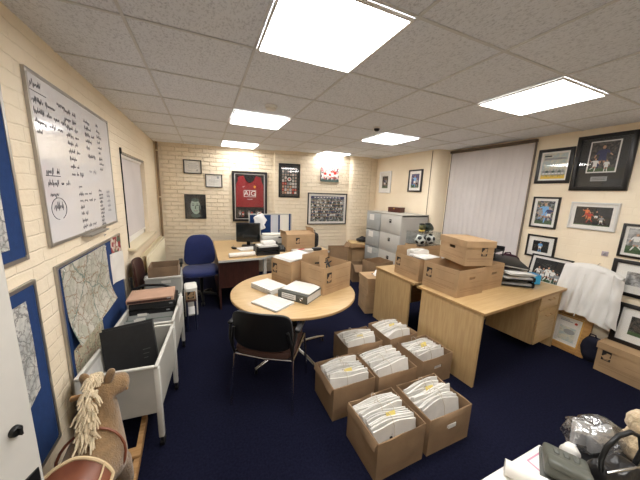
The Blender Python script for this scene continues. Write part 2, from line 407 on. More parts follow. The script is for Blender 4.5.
# ------------------------------------------------------------------ room
CZ = 2.449; LX = -.79; RX = 3.83; BACK = -1.9
struct(MB().bx((-1.0, BACK - .1, -.1), (4.1, 5.9, 0)).build('floor', 'carpet'))
struct(MB().bx((-1.0, BACK - .1, CZ + .004), (4.1, 5.9, CZ + .1)).build('ceiling', 'tile'))
GX, GY, GS = -.317, 1.6255, .6
m = MB()
for i in range(-1, 8):
    x = GX + GS * i
    if LX < x < RX: m.box((x, 1.8, CZ + .0005), (.014, 7.8, .006))
for j in range(-6, 7):
    y = GY + GS * j
    for i in range(-1, 7):
        a, b = max(GX + GS * i + .0072, LX - .1), min(GX + GS * (i + 1) - .0072, RX + .1)
        m.box(((a + b) / 2, y, CZ + .0006), (b - a, .014, .005))
struct(m.build('trim_1', 'tbar'))

# left wall with the window opening
WY0, WY1, WZ0, WZ1 = 3.42, 4.58, 1.0, 2.03
m = MB(); T = .16
for (a, b, c, d) in ((BACK, WY0, 0, 2.6), (WY1, 5.75, 0, 2.6), (WY0, WY1, 0, WZ0), (WY0, WY1, WZ1, 2.6)):
    m.bx((LX - T, a, c), (LX, b, d))
struct(m.build('wall_left', 'brickY'))
def strip(pts, name, matn, th=.12):
    m = MB(); n = len(pts)
    vs = [(x, y, 0) for x, y in pts] + [(x, y, 2.6) for x, y in pts]
    m.add(vs, [(i, i + 1, n + i + 1, n + i) for i in range(n - 1)])
    return struct(m.build(name, matn))
def arc(cx, cy, r, a0, a1, n=5): return [(cx + r * math.cos(a0 + (a1 - a0) * i / n), cy + r * math.sin(a0 + (a1 - a0) * i / n)) for i in range(n + 1)]
back_pts = [(LX - .1, 5.56), (1.27, 5.265), (1.275, 5.185), (1.75, 5.055), (1.76, 5.085), (2.86, 5.02), (2.87, 4.97), (2.90, 4.94), (2.94, 4.925), (3.30, 4.91), (3.34, 4.925), (3.37, 4.95), (3.385, 4.985), (3.56, 4.98)]
strip(back_pts, 'wall_back', 'brickX')
right_pts = [(3.53, 5.0), (3.545, 3.47), (3.548, 3.42), (3.57, 3.37), (3.61, 3.34), (3.66, 3.325), (3.81, 3.31), (3.83, 3.25), (3.83, BACK)]
strip(right_pts, 'wall_right', 'brickS')
strip([(LX - .1, BACK), (RX + .1, BACK)], 'wall_front', 'brickX')
# timber skirting on the left and right walls
struct(MB().bx((LX, BACK, 0), (LX + .015, 5.5, .1)).build('baseboard_left', 'cream'))
struct(MB().bx((RX - .014, BACK, 0), (RX, 3.24, .1)).build('baseboard_right', 'cream'))

# window: white frame, sill; roller blind in the reveal is a thing of its own
m = MB()
x = LX - .11
for (a, b, c, d) in ((WY0, WY0 + .05, WZ0, WZ1), (WY1 - .05, WY1, WZ0, WZ1), (WY0, WY1, WZ0, WZ0 + .05), (WY0, WY1, WZ1 - .05, WZ1)): m.bx((x, a, c), (x + .05, b, d))
win = struct(m.build('window_1', 'white'))
MB().bx((LX - T + .01, WY0, WZ0), (LX - T + .02, WY1, WZ1)).build('pane', 'screen', win)
MB().rbox((LX - .02, (WY0 + WY1) / 2, WZ0 - .012), (.2, WY1 - WY0 + .16, .035), .008).build('sill', 'cream', win)
t = thing('roller_blind', 'white roller blind drawn down inside the left wall window recess', 'blind', (LX - .05, (WY0 + WY1) / 2, WZ1))
MB().sheet(lambda u, v: (.004 * math.sin(v * 3), (u - .5) * 1.10, -.05 - v * .90), 4, 10, t=.002).build('fabric', 'blindm', t)
MB().cyl((0, -.55, -.032), (0, .55, -.032), .024).build('roller', 'white', t)
MB().box((0, 0, -.955), (.012, 1.10, .022)).build('bottom_bar', 'white', t)
MB().box((.012, 0, -.012), (.06, 1.14, .016)).build('head_rail', 'alu', t)
t = thing('black_cable_cover', 'thin black strip running up the wall beside the window recess', 'trunking', (LX, 3.385, 1.0))
MB().rbox((.006, 0, .53), (.012, .008, 1.06), .004).build('strip', 'black', t); MB().rbox((.014, 0, 1.03), (.012, .02, .06), .004).build('clip', 'black', t)
t = thing('corner_pipe', 'brown painted pipe running up the back left corner', 'pipe', (-.745, 5.49, 0))
MB().cyl((0, 0, 0), (0, 0, 2.445), .018).build('pipe', mat('brown_paint', (136, 112, 84), .5), t); m = MB()
for z in (.6, 1.5, 2.3): m.cyl((0, 0, z - .01), (0, 0, z + .01), .024); m.box((0, .025, z), (.012, .05, .018))
m.build('bracket', 'cream', t)
t = thing('wall_cable', 'thin dark cable running down the right wall beside the rounded pier', 'cable', (3.545, 3.44, 0))
MB().tube([(-.004, 0, 2.44), (-.004, .002, 1.8), (-.004, -.002, 1.3), (-.004, 0, .8)], .006, 6).build('cable', mat('brown_cable', (110, 90, 66), .5), t)

# radiator
t = thing('radiator', 'white panel radiator under the window on the left wall', 'radiator', (-.69, 4.29, 0))
m = MB().rbox((.02, 0, .6), (.02, 1.4, .52), .008)
for k in range(23): m.rbox((.033, -.66 + .06 * k, .6), (.012, .03, .46), .005, 1)
m.build('front_panel', 'cream', t); MB().rbox((-.04, 0, .6), (.02, 1.4, .52), .008).build('rear_panel', 'cream', t)
m = MB()
for k in range(40): m.box((-.01, -.68 + .035 * k, .857), (.05, .006, .008))
m.box((-.01, 0, .854), (.008, 1.38, .004))
m.build('top_grille', 'cream', t)
for y in (-.62, .62): MB().cyl((-.01, y, .34), (-.01, y, .0), .008).build('pipe', 'cream', t)
MB().cyl((.0, .66, .37), (.0, .74, .37), .02).build('valve', 'white', t)
m = MB()
for y in (-.4, .4): m.box((-.073, y, .6), (.045, .03, .3))
m.build('bracket', 'cream', t)

# open door at the near left
ed = Vector((-.522, .965)); dd = Vector((-.36, -.93)).normalized(); ang = math.atan2(-dd.y, -dd.x)
dr = struct(MB().rbox((-.38, 0, 1.0), (.76, .04, 1.98), .003, 1).build('door_1', mat('white_door_paint', (206, 203, 196), .45, var=.03), None, (ed.x, ed.y, 0), ang))
# face towards the room is local -Y
MB().lathe([(0, -.006), (.016, -.006), (.02, -.003), (.022, 0)], n=24).build('lock_rose', 'alu', dr, (-.052, -.020, .985), (PI / 2, 0, 0))
m = MB().lathe([(0, .012), (.012, .012), (.015, .009), (.016, 0)], n=20); m.box((0, 0, .016), (.005, .022, .012)); m.build('thumb_turn', 'black', dr, (-.052, -.021, .985), (PI / 2, 0, 0))
MB().rbox((-.055, -.0225, .72), (.085, .005, .19), .002, 1).build('lock_plate', 'black', dr)
m = MB().cyl((-.05, -.02, .735), (-.05, -.065, .735), .010); m.tube([(-.05, -.062, .735), (-.10, -.066, .735), (-.16, -.064, .733)], .009); m.build('handle', 'alu', dr)

# right hand window blind (closed vertical slats between dark side rails)
t = thing('vertical_blind', 'large closed white vertical blind filling the bay behind the desks', 'blind', (3.80, 2.66, 0))
m = MB(); y = -.60
W = 1.20; n = 14
for k in range(n):
    y0 = -W / 2 + W * k / n; m.sheet(lambda u, v, y0=y0: (.006 * math.sin(u * PI) - .004 + .004 * u, y0 + u * (W / n + .006), 2.385 - v * 1.79), 5, 4, t=.0012)
m.build('slats', 'blindm', t)
MB().box((-.006, 0, 2.41), (.045, W + .05, .035)).build('head_rail', mat('brown_rail', (92, 74, 56), .5), t)
for s in (-1, 1): MB().box((.006, s * (W / 2 + .012), 1.5), (.024, .012, 1.8)).build('side_rail', mat('grey_rail', (120, 110, 100), .5), t)

# ------------------------------------------------------------------ ceiling fittings
lights = [(1, -1, 'nearest large one over the middle of the room'), (4, -1, 'the one in front of the right wall frames'), (1, 2, 'left one of the middle row, beside the round detector'),
          (4, 2, 'right one of the middle row, beside the small sensor'), (1, 5, 'left one at the back wall'), (4, 5, 'right one at the back wall'), (1, -3, None), (4, -4, None)]  # unseen left panel moved off the regular spacing to brighten the left wall
for i, j, l in lights:
    x, y = GX + GS * (i + .5), GY + GS * (j + .5)
    t = thing('ceiling_light', ('square white ceiling light panel, ' + l) if l else 'square white ceiling light panel out of view near the photographer, %s side' % ('left' if i == 1 else 'right'), 'light', (x, y, CZ), 0, 'ceiling light panels')
    m = MB()
    for dx, dy, sx, sy in ((-.285, 0, .012, .58), (.285, 0, .012, .58), (0, -.285, .558, .012), (0, .285, .558, .012)): m.box((dx, dy, -.008), (sx, sy, .012))
    m.build('frame', 'white', t)
    MB().box((0, 0, -.004), (.56, .56, .006)).build('diffuser', 'lampB' if j == 5 else 'lampR' if (i, j) == (4, -1) else 'lamp', t)
t = thing('smoke_detector', 'round white smoke detector beside the left middle light panel', 'detector', (.59, 2.56, CZ + .004))
MB().lathe([(0, -.0), (.055, 0), (.055, -.016), (.05, -.02)], n=28).build('base', 'white', t)
MB().lathe([(.045, -.02), (.045, -.036), (.03, -.046), (0, -.048)], n=28).build('sensor_head', 'whiteM', t)
t = thing('motion_sensor', 'small white motion sensor with a dark lens beside the right middle panel', 'sensor', (1.87, 2.70, CZ + .004))
MB().lathe([(0, 0), (.045, 0), (.045, -.012), (.034, -.018)], n=24).build('base', 'white', t)
MB().lathe([(.034, -.018), (.03, -.034), (.018, -.044), (0, -.046)], n=24).build('lens', 'blackM', t)

# ------------------------------------------------------------------ wall pictures
# local frame of a picture: x right, z up, -y out of the wall; origin at its centre on the wall
def ell(m, cx, cz, rx, rz, y, mi, n=18, a=0):
    pts = []
    for i in range(n):
        t = 2 * PI * i / n; px, pz = rx * math.cos(t), rz * math.sin(t)
        pts.append((cx + px * math.cos(a) - pz * math.sin(a), y, cz + px * math.sin(a) + pz * math.cos(a)))
    m.add(pts, [tuple(range(n))], mi)
def limb(m, a, b, w0, w1, y, mi):
    ax, az = a; bx, bz = b; L = math.hypot(bx - ax, bz - az); nx, nz = -(bz - az) / L, (bx - ax) / L
    m.add([(ax + nx * w0, y, az + nz * w0), (ax - nx * w0, y, az - nz * w0), (bx - nx * w1, y, bz - nz * w1), (bx + nx * w1, y, bz + nz * w1)], [(0, 1, 2, 3)], mi)
    ell(m, bx, bz, w1, w1, y, mi, 8)
def footballer(m, cx, cz, h, y, shirt, shorts, skin, pose=0, sock=None):
    """printed player, h tall, feet at cz"""
    sock = shirt if sock is None else sock
    P = [dict(k=(-.06, .25, -.16, .02, .08, .27, .22, .10), a=(-.20, .62, -.26, .48, .20, .66, .30, .56)),
         dict(k=(-.08, .24, -.10, .0, .06, .24, .09, .0), a=(-.17, .60, -.13, .45, .17, .60, .15, .45)),
         dict(k=(-.10, .28, -.25, .16, .04, .24, .02, .0), a=(-.24, .72, -.32, .84, .18, .60, .28, .50))][pose]
    k, a = P['k'], P['a']; S = lambda q, r: (cx + q * h, cz + r * h)
    limb(m, S(-.05, .45), S(k[0], k[1]), .05 * h, .036 * h, y, skin); limb(m, S(k[0], k[1]), S(k[2], k[3]), .038 * h, .026 * h, y, sock)
    limb(m, S(.05, .45), S(k[4], k[5]), .05 * h, .036 * h, y, skin); limb(m, S(k[4], k[5]), S(k[6], k[7]), .038 * h, .026 * h, y, sock)
    limb(m, S(-.12, .77), S(a[0], a[1]), .04 * h, .032 * h, y - .0001, shirt); limb(m, S(a[0], a[1]), S(a[2], a[3]), .026 * h, .02 * h, y, skin)
    limb(m, S(.12, .77), S(a[4], a[5]), .04 * h, .032 * h, y - .0001, shirt); limb(m, S(a[4], a[5]), S(a[6], a[7]), .026 * h, .02 * h, y, skin)
    pts = [S(-.13, .81), S(.13, .81), S(.11, .5), S(-.11, .5)]; m.add([(p[0], y - .0002, p[1]) for p in pts], [(0, 1, 2, 3)], shirt)
    pts = [S(-.115, .52), S(.115, .52), S(.13, .33), S(.02, .34), S(0, .42), S(-.02, .34), S(-.13, .33)]; m.add([(p[0], y - .0003, p[1]) for p in pts], [tuple(range(7))], shorts)
    ell(m, cx, cz + .905 * h, .055 * h, .075 * h, y - .0003, skin, 12)

PM = ['darkp', 'whitep', 'skin', 'skyp', 'redp', 'navyp', 'greenp', 'orangep', 'stands', 'greyp', 'hairp', 'yellowp', 'tealface', 'tealdark', 'aged', 'bw', 'crowd', 'teamphoto', 'paper', 'canvasp', 'ink', 'shirtred', 'print_']
ix = {k: i for i, k in enumerate(PM)}
def quad(m, x0, z0, x1, z1, y, k): m.add([(x0, y, z0), (x1, y, z0), (x1, y, z1), (x0, y, z1)], [(0, 1, 2, 3)], ix[k] if isinstance(k, str) else k)

def picture(name, label, loc, rot, w, h, border, frame='blackframe', mount='mount', mw=.03, art=None, depth=.022, glass=True, group='framed pictures on the walls', cat='picture', tilt=0, mwb=None):
    e = rot if isinstance(rot, tuple) else (0, 0, rot)
    t = thing(name, label, cat, loc, e, group)
    m = MB(); hw, hh = w / 2, h / 2
    o = [(-hw, -hh), (hw, -hh), (hw, hh), (-hw, hh)]; i_ = [(-hw + border, -hh + border), (hw - border, -hh + border), (hw - border, hh - border), (-hw + border, hh - border)]
    b = border * .3; o2 = [(-hw + b, -hh + b), (hw - b, -hh + b), (hw - b, hh - b), (-hw + b, hh - b)]
    rings = [(o, 0.0), (o, -depth * .75), (o2, -depth), (i_, -depth), (i_, -.006)]
    vs = [(x, y, z) for r, y in rings for x, z in r]
    m.add(vs, [(k * 4 + q, k * 4 + (q + 1) % 4, k * 4 + 4 + (q + 1) % 4, k * 4 + 4 + q) for k in range(4) for q in range(4)])
    m.add([(x, 0, z) for x, z in o], [(3, 2, 1, 0)])
    m.build('frame', frame, t)
    iw, ih = hw - border, hh - border
    aw, ah = iw - mw, ih - mw; zc = 0
    if mount:
        m = MB(); k2 = [(-aw, -ah), (aw, -ah), (aw, ah), (-aw, ah)]; k1 = [(-iw, -ih), (iw, -ih), (iw, ih), (-iw, ih)]
        m.add([(x, -.009, z) for x, z in k1] + [(x, -.009, z) for x, z in k2] + [(x, -.0065, z) for x, z in k2], [(q, (q + 1) % 4, 4 + (q + 1) % 4, 4 + q) for q in range(4)] + [(4 + q, 4 + (q + 1) % 4, 8 + (q + 1) % 4, 8 + q) for q in range(4)])
        m.build('mount', mount, t)
    else: aw, ah = iw, ih
    m = MB(); art(m, aw, ah)
    # every print sits just behind the mount
    m.build('photo', PM, t)
    if glass: MB().box((0, -.0125, 0), (2 * iw - .001, .002, 2 * ih - .001)).build('glass', 'glass', t)
    return t
Y0 = -.0062
def A_cert(m, a, b):
    quad(m, -a, -b, a, b, Y0, 'paper')
    for k, (z, w) in enumerate([(.55, .5), (.3, .75), (.1, .6), (-.1, .7), (-.3, .55)]): quad(m, -a * w, b * z, a * w, b * z + .006, Y0 - .0003, 'greyp')
    quad(m, -a * .8, -b * .72, -a * .2, -b * .68, Y0 - .0003, 'greyp'); ell(m, a * .6, -b * .6, .014, .014, Y0 - .0004, ix['greyp'])
def A_cert2(m, a, b):
    quad(m, -a, -b, a, b, Y0, 'paper')
    for k, (z, w) in enumerate([(.5, .4), (.15, .7), (-.05, .75), (-.25, .5)]): quad(m, -a * w, b * z, a * w, b * z + .005, Y0 - .0003, 'greyp')
    ell(m, a * .6, b * .65, .02, .024, Y0 - .0004, ix['greyp'])
def A_face(m, a, b):
    quad(m, -a, -b, a, b, Y0, 'darkp'); T, D_, K = ix['tealface'], ix['tealdark'], ix['darkp']
    ell(m, .0, .0, a * .50, b * .66, Y0 - .0002, T, 28, .06); ell(m, 0, b * .58, a * .40, b * .16, Y0 - .0003, D_, 20)
    ell(m, a * .40, -.03, a * .07, b * .35, Y0 - .0003, D_, 20)                 # shaded cheek
    for sx in (-1, 1): ell(m, sx * a * .22 - .003, b * .12, a * .13, b * .035, Y0 - .0005, K, 12); ell(m, sx * a * .22 - .003, b * .24, a * .15, b * .025, Y0 - .0005, D_, 12)
    limb(m, (.004, b * .1), (-.004, -b * .16), .006, .012, Y0 - .0004, D_)
    ell(m, 0, -b * .36, a * .2, b * .05, Y0 - .0005, K, 14); ell(m, 0, -b * .35, a * .15, b * .022, Y0 - .0006, ix['whitep'], 12)
    ell(m, 0, -b * .78, a * .5, b * .2, Y0 - .00015, D_, 20)
def A_matrix(m, a, b):
    quad(m, -a, -b, a, b, Y0, 'darkp')
    n, r = 6, 9
    for j in range(r):
        for i in range(n):
            if 3 <= j <= 4 and 2 <= i <= 3: continue
            x = -a * .82 + a * 1.64 * (i + .5) / n; z = b * .88 - b * 1.76 * (j + .5) / r
            quad(m, x - a * .1, z - b * .07, x + a * .1, z + b * .075, Y0 - .0003, rnd.choice(['greyp', 'whitep', 'bw', 'bw', 'greyp']) if j < 5 else rnd.choice(['redp', 'greyp', 'skin', 'whitep']))
            ell(m, x, z, a * .05, b * .045, Y0 - .0005, ix[rnd.choice(['skin', 'hairp', 'skin'])], 8)
    ell(m, 0, b * .1, a * .22, b * .13, Y0 - .0004, ix['whitep'], 18); ell(m, 0, b * .1, a * .13, b * .07, Y0 - .0006, ix['redp'], 14)
def A_team(m, a, b):
    quad(m, -a, -b, a, b, Y0, 'teamphoto'); quad(m, -a, b * .82, a, b, Y0 - .0003, 'navyp')
    for j in range(6):
        for i in range(22):
            x = -a * .94 + a * 1.88 * (i + .5 * (j % 2) + .25) / 22; z = b * .62 - b * 1.5 * j / 6
            ell(m, x, z - b * .09, a * .035, b * .09, Y0 - .0002 - .0001 * j, ix[rnd.choice(['navyp', 'darkp', 'greyp', 'whitep', 'teamphoto'])], 8)
            ell(m, x, z, a * .018, b * .04, Y0 - .0003 - .0001 * j, ix['skin'], 8)
    for k in range(9): quad(m, -a * .8 + k * a * .18, b * .87, -a * .8 + k * a * .18 + a * .11, b * .94, Y0 - .0005, 'whitep')
def A_action(bg, players, grass=.25):
    def f(m, a, b):
        quad(m, -a, -b, a, b, Y0, bg)
        if grass: quad(m, -a, -b, a, -b + 2 * b * grass, Y0 - .0001, 'greenp')
        for k, (px, pz, ph, s, sh, pose) in enumerate(players): footballer(m, px * a, -b + pz * 2 * b, ph * 2 * b, Y0 - .0004 - .0004 * k, ix[s], ix[sh], ix['skin'], pose)
    return f
def A_old(m, a, b):
    quad(m, -a, -b, a, b, Y0, 'aged'); quad(m, -a * .9, b * .76, -a * .3, b * .86, Y0 - .0003, 'darkp'); quad(m, -a * .9, b * .5, a * .9, b * .66, Y0 - .0003, 'greyp')
    quad(m, -a, -b, a, -b * .7, Y0 - .0002, 'yellowp')
    for k in range(7): footballer(m, -a * .78 + k * a * .26, -b * .85, b * .62, Y0 - .0004, ix['tealdark'] if k % 2 else ix['greyp'], ix['whitep'], ix['greyp'], 1)
    quad(m, -a, -b * .7, a, -b * .64, Y0 - .00035, 'greyp')
def A_plaque(fn, pw, ph, pz, plate):
    def f(m, a, b):
        quad(m, -a, -b, a, b, Y0 + .001, 'darkp')
        quad(m, -pw - .012, pz - ph - .012, pw + .012, pz + ph + .012, Y0, 'whitep')
        mm = MB(); fn(mm, pw, ph)
        m.v += [Vector((p.x, p.y - .0003, p.z + pz)) for p in mm.v]; o = len(m.v) - len(mm.v)
        m.f += [tuple(o + q for q in fc) for fc in mm.f]; m.m += mm.m; m.sm += mm.sm
        x, z, wd, hg = plate; quad(m, x - wd, z - hg, x + wd, z + hg, Y0 - .0003, 'greyp')
        for k in range(2): quad(m, x - wd * .8, z - hg * .45 + k * hg * .7, x + wd * .8, z - hg * .3 + k * hg * .7, Y0 - .0005, 'darkp')
    return f

def on_back(p0, p1, f):   # point a fraction along a back wall segment + its rotation
    (x0, y0), (x1, y1) = p0, p1
    return (x0 + (x1 - x0) * f, y0 + (y1 - y0) * f), math.atan2(y1 - y0, x1 - x0)
def back_at(x):
    segs = [((-.79, 5.545), (1.27, 5.265)), ((1.275, 5.185), (1.75, 5.055)), ((1.76, 5.085), (2.86, 5.02))]
    for a, b in segs:
        if a[0] <= x <= b[0] + .01: p, r = on_back(a, b, (x - a[0]) / (b[0] - a[0])); return p[0], p[1] - .002, r
def backpic(name, label, x0, x1, z0, z1, *a, **k):
    x, y, r = back_at((x0 + x1) / 2); return picture(name, label, (x, y, (z0 + z1) / 2), r, (x1 - x0) / math.cos(r), z1 - z0, *a, **k)
backpic('framed_certificate', 'upper small framed certificate near the left end of the back wall', -.34, -.04, 1.935, 2.18, .016, mw=.012, art=A_cert)
backpic('framed_certificate', 'lower small framed certificate just left of the framed red shirt', .017, .31, 1.70, 1.945, .016, mw=.012, art=A_cert2)
backpic('framed_portrait', 'black framed pale green face portrait on black, above the blue chair', -.353, .006, 1.105, 1.56, .014, mount=None, art=A_face)
backpic('framed_player_grid', 'black framed poster of many small player portraits on the pier', 1.345, 1.752, 1.557, 2.215, .03, mount=None, art=A_matrix)
backpic('framed_squad_photo', 'wide black framed squad photo with white mount, right of the pier', 1.935, 2.825, 1.008, 1.67, .022, mw=.045, art=A_team)
# red shirt in a box frame
x, y, r = back_at(.81); SW, SH = .66, .965
t = thing('framed_football_shirt', 'red football shirt in a deep black box frame on the back wall', 'framed shirt', (x, y, 1.545), r)
m = MB()
for (a, b, c, d) in ((-.33, -.30, -.4825, .4825), (.30, .33, -.4825, .4825), (-.30, .30, -.4825, -.4525), (-.30, .30, .4525, .4825)): m.bx((a, -.05, c), (b, 0, d))
m.build('frame', 'blackframe', t)
m = MB()
for (a, b, c, d) in ((-.285, -.272, -.44, .44), (.272, .285, -.44, .44), (-.272, .272, -.44, -.427), (-.272, .272, .427, .44)): m.bx((a, -.022, c), (b, -.012, d))
m.build('liner', 'silver', t)
MB().bx((-.30, -.012, -.4525), (.30, -.002, .4525)).build('mount', 'mountB', t)
def shirt_pt(u, v): return (u, -.020 - .006 * math.sin(v * 9 + u * 7) * .5 - .004 * math.cos(u * 14), v)
pts = [(-.12, .40), (-.21, .375), (-.262, .29), (-.262, -.20), (.262, -.20), (.262, .29), (.21, .375), (.12, .40), (.075, .33), (0, .285), (-.075, .33)]
m = MB().prism([(px, -.013, pz) for px, pz in pts], (0, -.012, 0)); sh = m.build('shirt', 'shirtred', t)
m = MB()
for s in (-1, 1): m.prism([(s * .215, -.0255, .376), (s * .263, -.0255, .288), (s * .263, -.0255, .22), (s * .225, -.0255, .30)], (0, -.002, 0))
m.tube([(-.09, -.026, .385), (-.07, -.028, .325), (-.03, -.028, .288), (0, -.028, .279), (.03, -.028, .288), (.07, -.028, .325), (.09, -.026, .385)], .011, 8)
m.prism([(-.085, -.0135, .40), (-.06, -.0135, .335), (0, -.0135, .285), (.06, -.0135, .335), (.085, -.0135, .40)], (0, -.008, 0))
m.build('black_collar', 'mountB', sh)
m = MB(); yb = -.0262
for (a, b, c, d) in ((-.115, .115, .118, .126), (-.115, .115, -.002, .006), (-.115, -.107, .0, .12), (.107, .115, .0, .12)): m.bx((a, yb - .001, c), (b, yb, d))
vs, fs = text_geo('AIG', .135); m.add([(v.x * 1.02, yb - .0008, .062 + v.y) for v in vs], fs)
m.bx((-.05, yb - .001, -.05), (.05, yb, -.043))
m.build('sponsor_lettering', 'whitep', sh)
m = MB(); m.add([(-.135, yb, .188), (-.128, yb, .178), (-.085, yb, .206), (-.124, yb, .189), (-.131, yb, .196)], [(0, 1, 2, 3, 4)]); m.build('maker_mark', 'whitep', sh)
m = MB(); m.add([(.075, yb, .215), (.11, yb, .215), (.112, yb, .185), (.0925, yb, .168), (.073, yb, .185)], [(0, 1, 2, 3, 4)]); ell(m, .0925, .193, .01, .012, yb - .0004, 1, 10); m.build('club_crest', ['yellowp', 'redp'], sh)
m = MB()
for k, px in enumerate((-.17, 0, .17)):
    quad(m, px - .075, -.40, px + .075, -.255, -.0135, 'darkp'); quad(m, px - .07, -.395, px + .07, -.26, -.0138, 'stands')
    footballer(m, px - .02, -.39, .12, -.0142, ix['greyp'], ix['whitep'], ix['skin'], k); footballer(m, px + .035, -.39, .11, -.0146, ix['redp'], ix['whitep'], ix['skin'], 1)
m.build('photo', PM, t)
MB().box((0, -.044, 0), (.598, .002, .904)).build('glass', 'glass', t)
# unframed canvas
x, y, r = back_at(2.395)
t = thing('canvas_print', 'small unframed red and white canvas print above the squad photo', 'canvas', (x, y, 2.045), r)
MB().rbox((0, -.018, 0), (.40, .034, .28), .003, 1).build('canvas', 'mountB', t)
m = MB(); quad(m, -.198, -.138, .198, .138, -.0356, 'canvasp'); quad(m, -.198, -.138, .198, -.075, -.0358, 'tealdark')
for k in range(7): footballer(m, -.16 + .053 * k, -.1, .15 + .03 * (k % 3), -.036 - .0002 * k, ix['redp' if k % 2 else 'whitep'], ix['whitep'], ix['skin'], k % 3)
m.build('printed_scene', PM, t)

RW = -PI / 2
def rightpic(name, label, ya, yb, z0, z1, border, X=RX, tilt=0, **k):
    return picture(name, label, (X - .002, (ya + yb) / 2, (z0 + z1) / 2), (0, tilt, RW), abs(ya - yb), z1 - z0, border, **k)
rightpic('framed_photo', 'small white framed action photo above the filing cabinets', 4.84, 4.45, 1.72, 2.168, .03, X=3.532, frame='white', mw=.07, art=A_action('stands', [(-.1, .05, .8, 'navyp', 'whitep', 0), (.4, .1, .7, 'greyp', 'darkp', 2)], .2))
rightpic('framed_photo', 'small black framed photo of a blue player above the filing cabinets', 3.945, 3.60, 1.752, 2.15, .026, X=3.537, mw=.05, art=A_action('navyp', [(-.1, .05, .85, 'skyp', 'whitep', 2), (.45, .0, .7, 'greyp', 'darkp', 1)], .22))
rightpic('framed_old_photo', 'black framed faded line-up photo at the top beside the blind', 2.005, 1.655, 1.887, 2.29, .035, mw=.02, art=A_old)
rightpic('framed_signed_photo', 'largest black frame with a small mounted photo and silver plaque', 1.642, 1.186, 1.805, 2.38, .04, mount=None, depth=.03,
         art=A_plaque(A_action('stands', [(-.05, .1, .8, 'navyp', 'navyp', 0), (-.5, .02, .45, 'whitep', 'whitep', 2), (.35, .0, .4, 'whitep', 'whitep', 1)], .12), .105, .15, .06, (.0, -.165, .065, .024)))
rightpic('framed_photo', 'black framed photo of a pale blue player below the faded line-up photo', 1.976, 1.694, 1.345, 1.726, .02, mw=.03, art=A_action('crowd', [(.0, .08, .85, 'skyp', 'skyp', 2), (-.5, .2, .5, 'greyp', 'greyp', 1), (.5, .15, .6, 'navyp', 'whitep', 0)], .15))
rightpic('framed_wide_photo', 'wide silver framed dark photo of diving players below the largest frame', 1.59, 1.20, 1.385, 1.68, .018, frame='silver', mw=.03, art=A_action('darkp', [(-.35, .35, .6, 'orangep', 'redp', 2), (-.15, .15, .6, 'redp', 'orangep', 0), (.2, .25, .55, 'darkp', 'whitep', 2), (.5, .05, .5, 'greyp', 'whitep', 0)], .06))
rightpic('framed_photo', 'black framed photo of a sky blue player just above the desk chair', 1.965, 1.656, .975, 1.254, .02, mw=.05, art=A_action('darkp', [(-.05, .02, .92, 'skyp', 'whitep', 1)], 0))
rightpic('framed_photo', 'black framed photo of a white shirted player by an arch, topmost at the right edge', 1.15, .72, 1.155, 1.488, .022, mw=.022, art=A_action('bw', [(-.62, .12, .7, 'whitep', 'greyp', 0), (.2, .05, .8, 'greyp', 'whitep', 1)], .3))
rightpic('framed_photo', 'black framed monochrome photo with white mount, middle one at the right edge', 1.158, .62, .775, 1.13, .035, mw=.075, art=A_action('bw', [(.1, .1, .7, 'greyp', 'darkp', 2)], 0))
t = rightpic('framed_photo', 'black framed stadium photo standing on the cardboard box at the right edge', 1.045, .56, 0, .405, .04, mw=.07, art=A_action('stands', [(.2, .1, .5, 'greyp', 'whitep', 0)], .2), group=None)
t.location = (3.775, .80, .306 + .2025); t.rotation_euler = (math.radians(-7), 0, RW)
t = thing('wall_hook', 'small lilac grey hook on the bare wall above the white coat', 'hook', (RX, 1.236, 1.155))
MB().rbox((-.004, 0, 0), (.008, .05, .05), .003).build('plate', mat('lilac_grey', (176, 164, 172), .5), t); MB().tube([(-.008, 0, .01), (-.02, 0, 0), (-.028, 0, -.012), (-.03, 0, .0)], .005).build('peg', 'greyp', t)

# ------------------------------------------------------------------ left wall boards
LW = PI / 2; BX = LX + .001
def board(name, label, yc, zc, w, h, surf, fr='alu', bw=.018):
    t = thing(name, label, 'board', (BX, yc, zc), LW)
    m = MB()
    for (a, b, c, d) in ((-w / 2, -w / 2 + bw, -h / 2, h / 2), (w / 2 - bw, w / 2, -h / 2, h / 2), (-w / 2 + bw, w / 2 - bw, -h / 2, -h / 2 + bw), (-w / 2 + bw, w / 2 - bw, h / 2 - bw, h / 2)): m.bx((a, -.015, c), (b, 0, d))
    m.build('frame', fr, t)
    MB().bx((-w / 2 + bw, -.012, -h / 2 + bw), (w / 2 - bw, -.002, h / 2 - bw)).build('surface', surf, t)
    for sx in (-1, 1):
        for sz in (-1, 1): MB().rbox((sx * (w / 2 - .012), -.009, sz * (h / 2 - .012)), (.026, .016, .026), .004).build('corner_cap', 'alu', t)
    return t
wb = board('whiteboard', 'whiteboard covered in handwritten lists on the left wall', 2.435, 1.783, 1.19, .90, 'board')
def scribble(m, x, z, w, h, seed, sl=.0):
    """one handwritten word of zig-zag pen strokes"""
    q = random.Random(seed); pts = []; n = max(4, int(w / h * 2.6)); px = x
    for i in range(n * 2):
        px = x + w * i / (n * 2 - 1); zz = z + ((h * (q.choice([.5, .55, 1.0]))) if i % 2 else q.choice([0, 0, .08 * h, -.3 * h]))
        pts.append((px + q.uniform(-.2, .2) * h * .6, -.0128, zz + sl * (px - x)))
    th = h * .045 + .0006
    for a, b in zip(pts, pts[1:]):
        dx, dz = b[0] - a[0], b[2] - a[2]; L = math.hypot(dx, dz) or 1; nx, nz = -dz / L * th, dx / L * th
        m.add([(a[0] + nx, a[1], a[2] + nz), (a[0] - nx, a[1], a[2] - nz), (b[0] - nx, b[1], b[2] - nz), (b[0] + nx, b[1], b[2] + nz)], [(0, 1, 2, 3)])
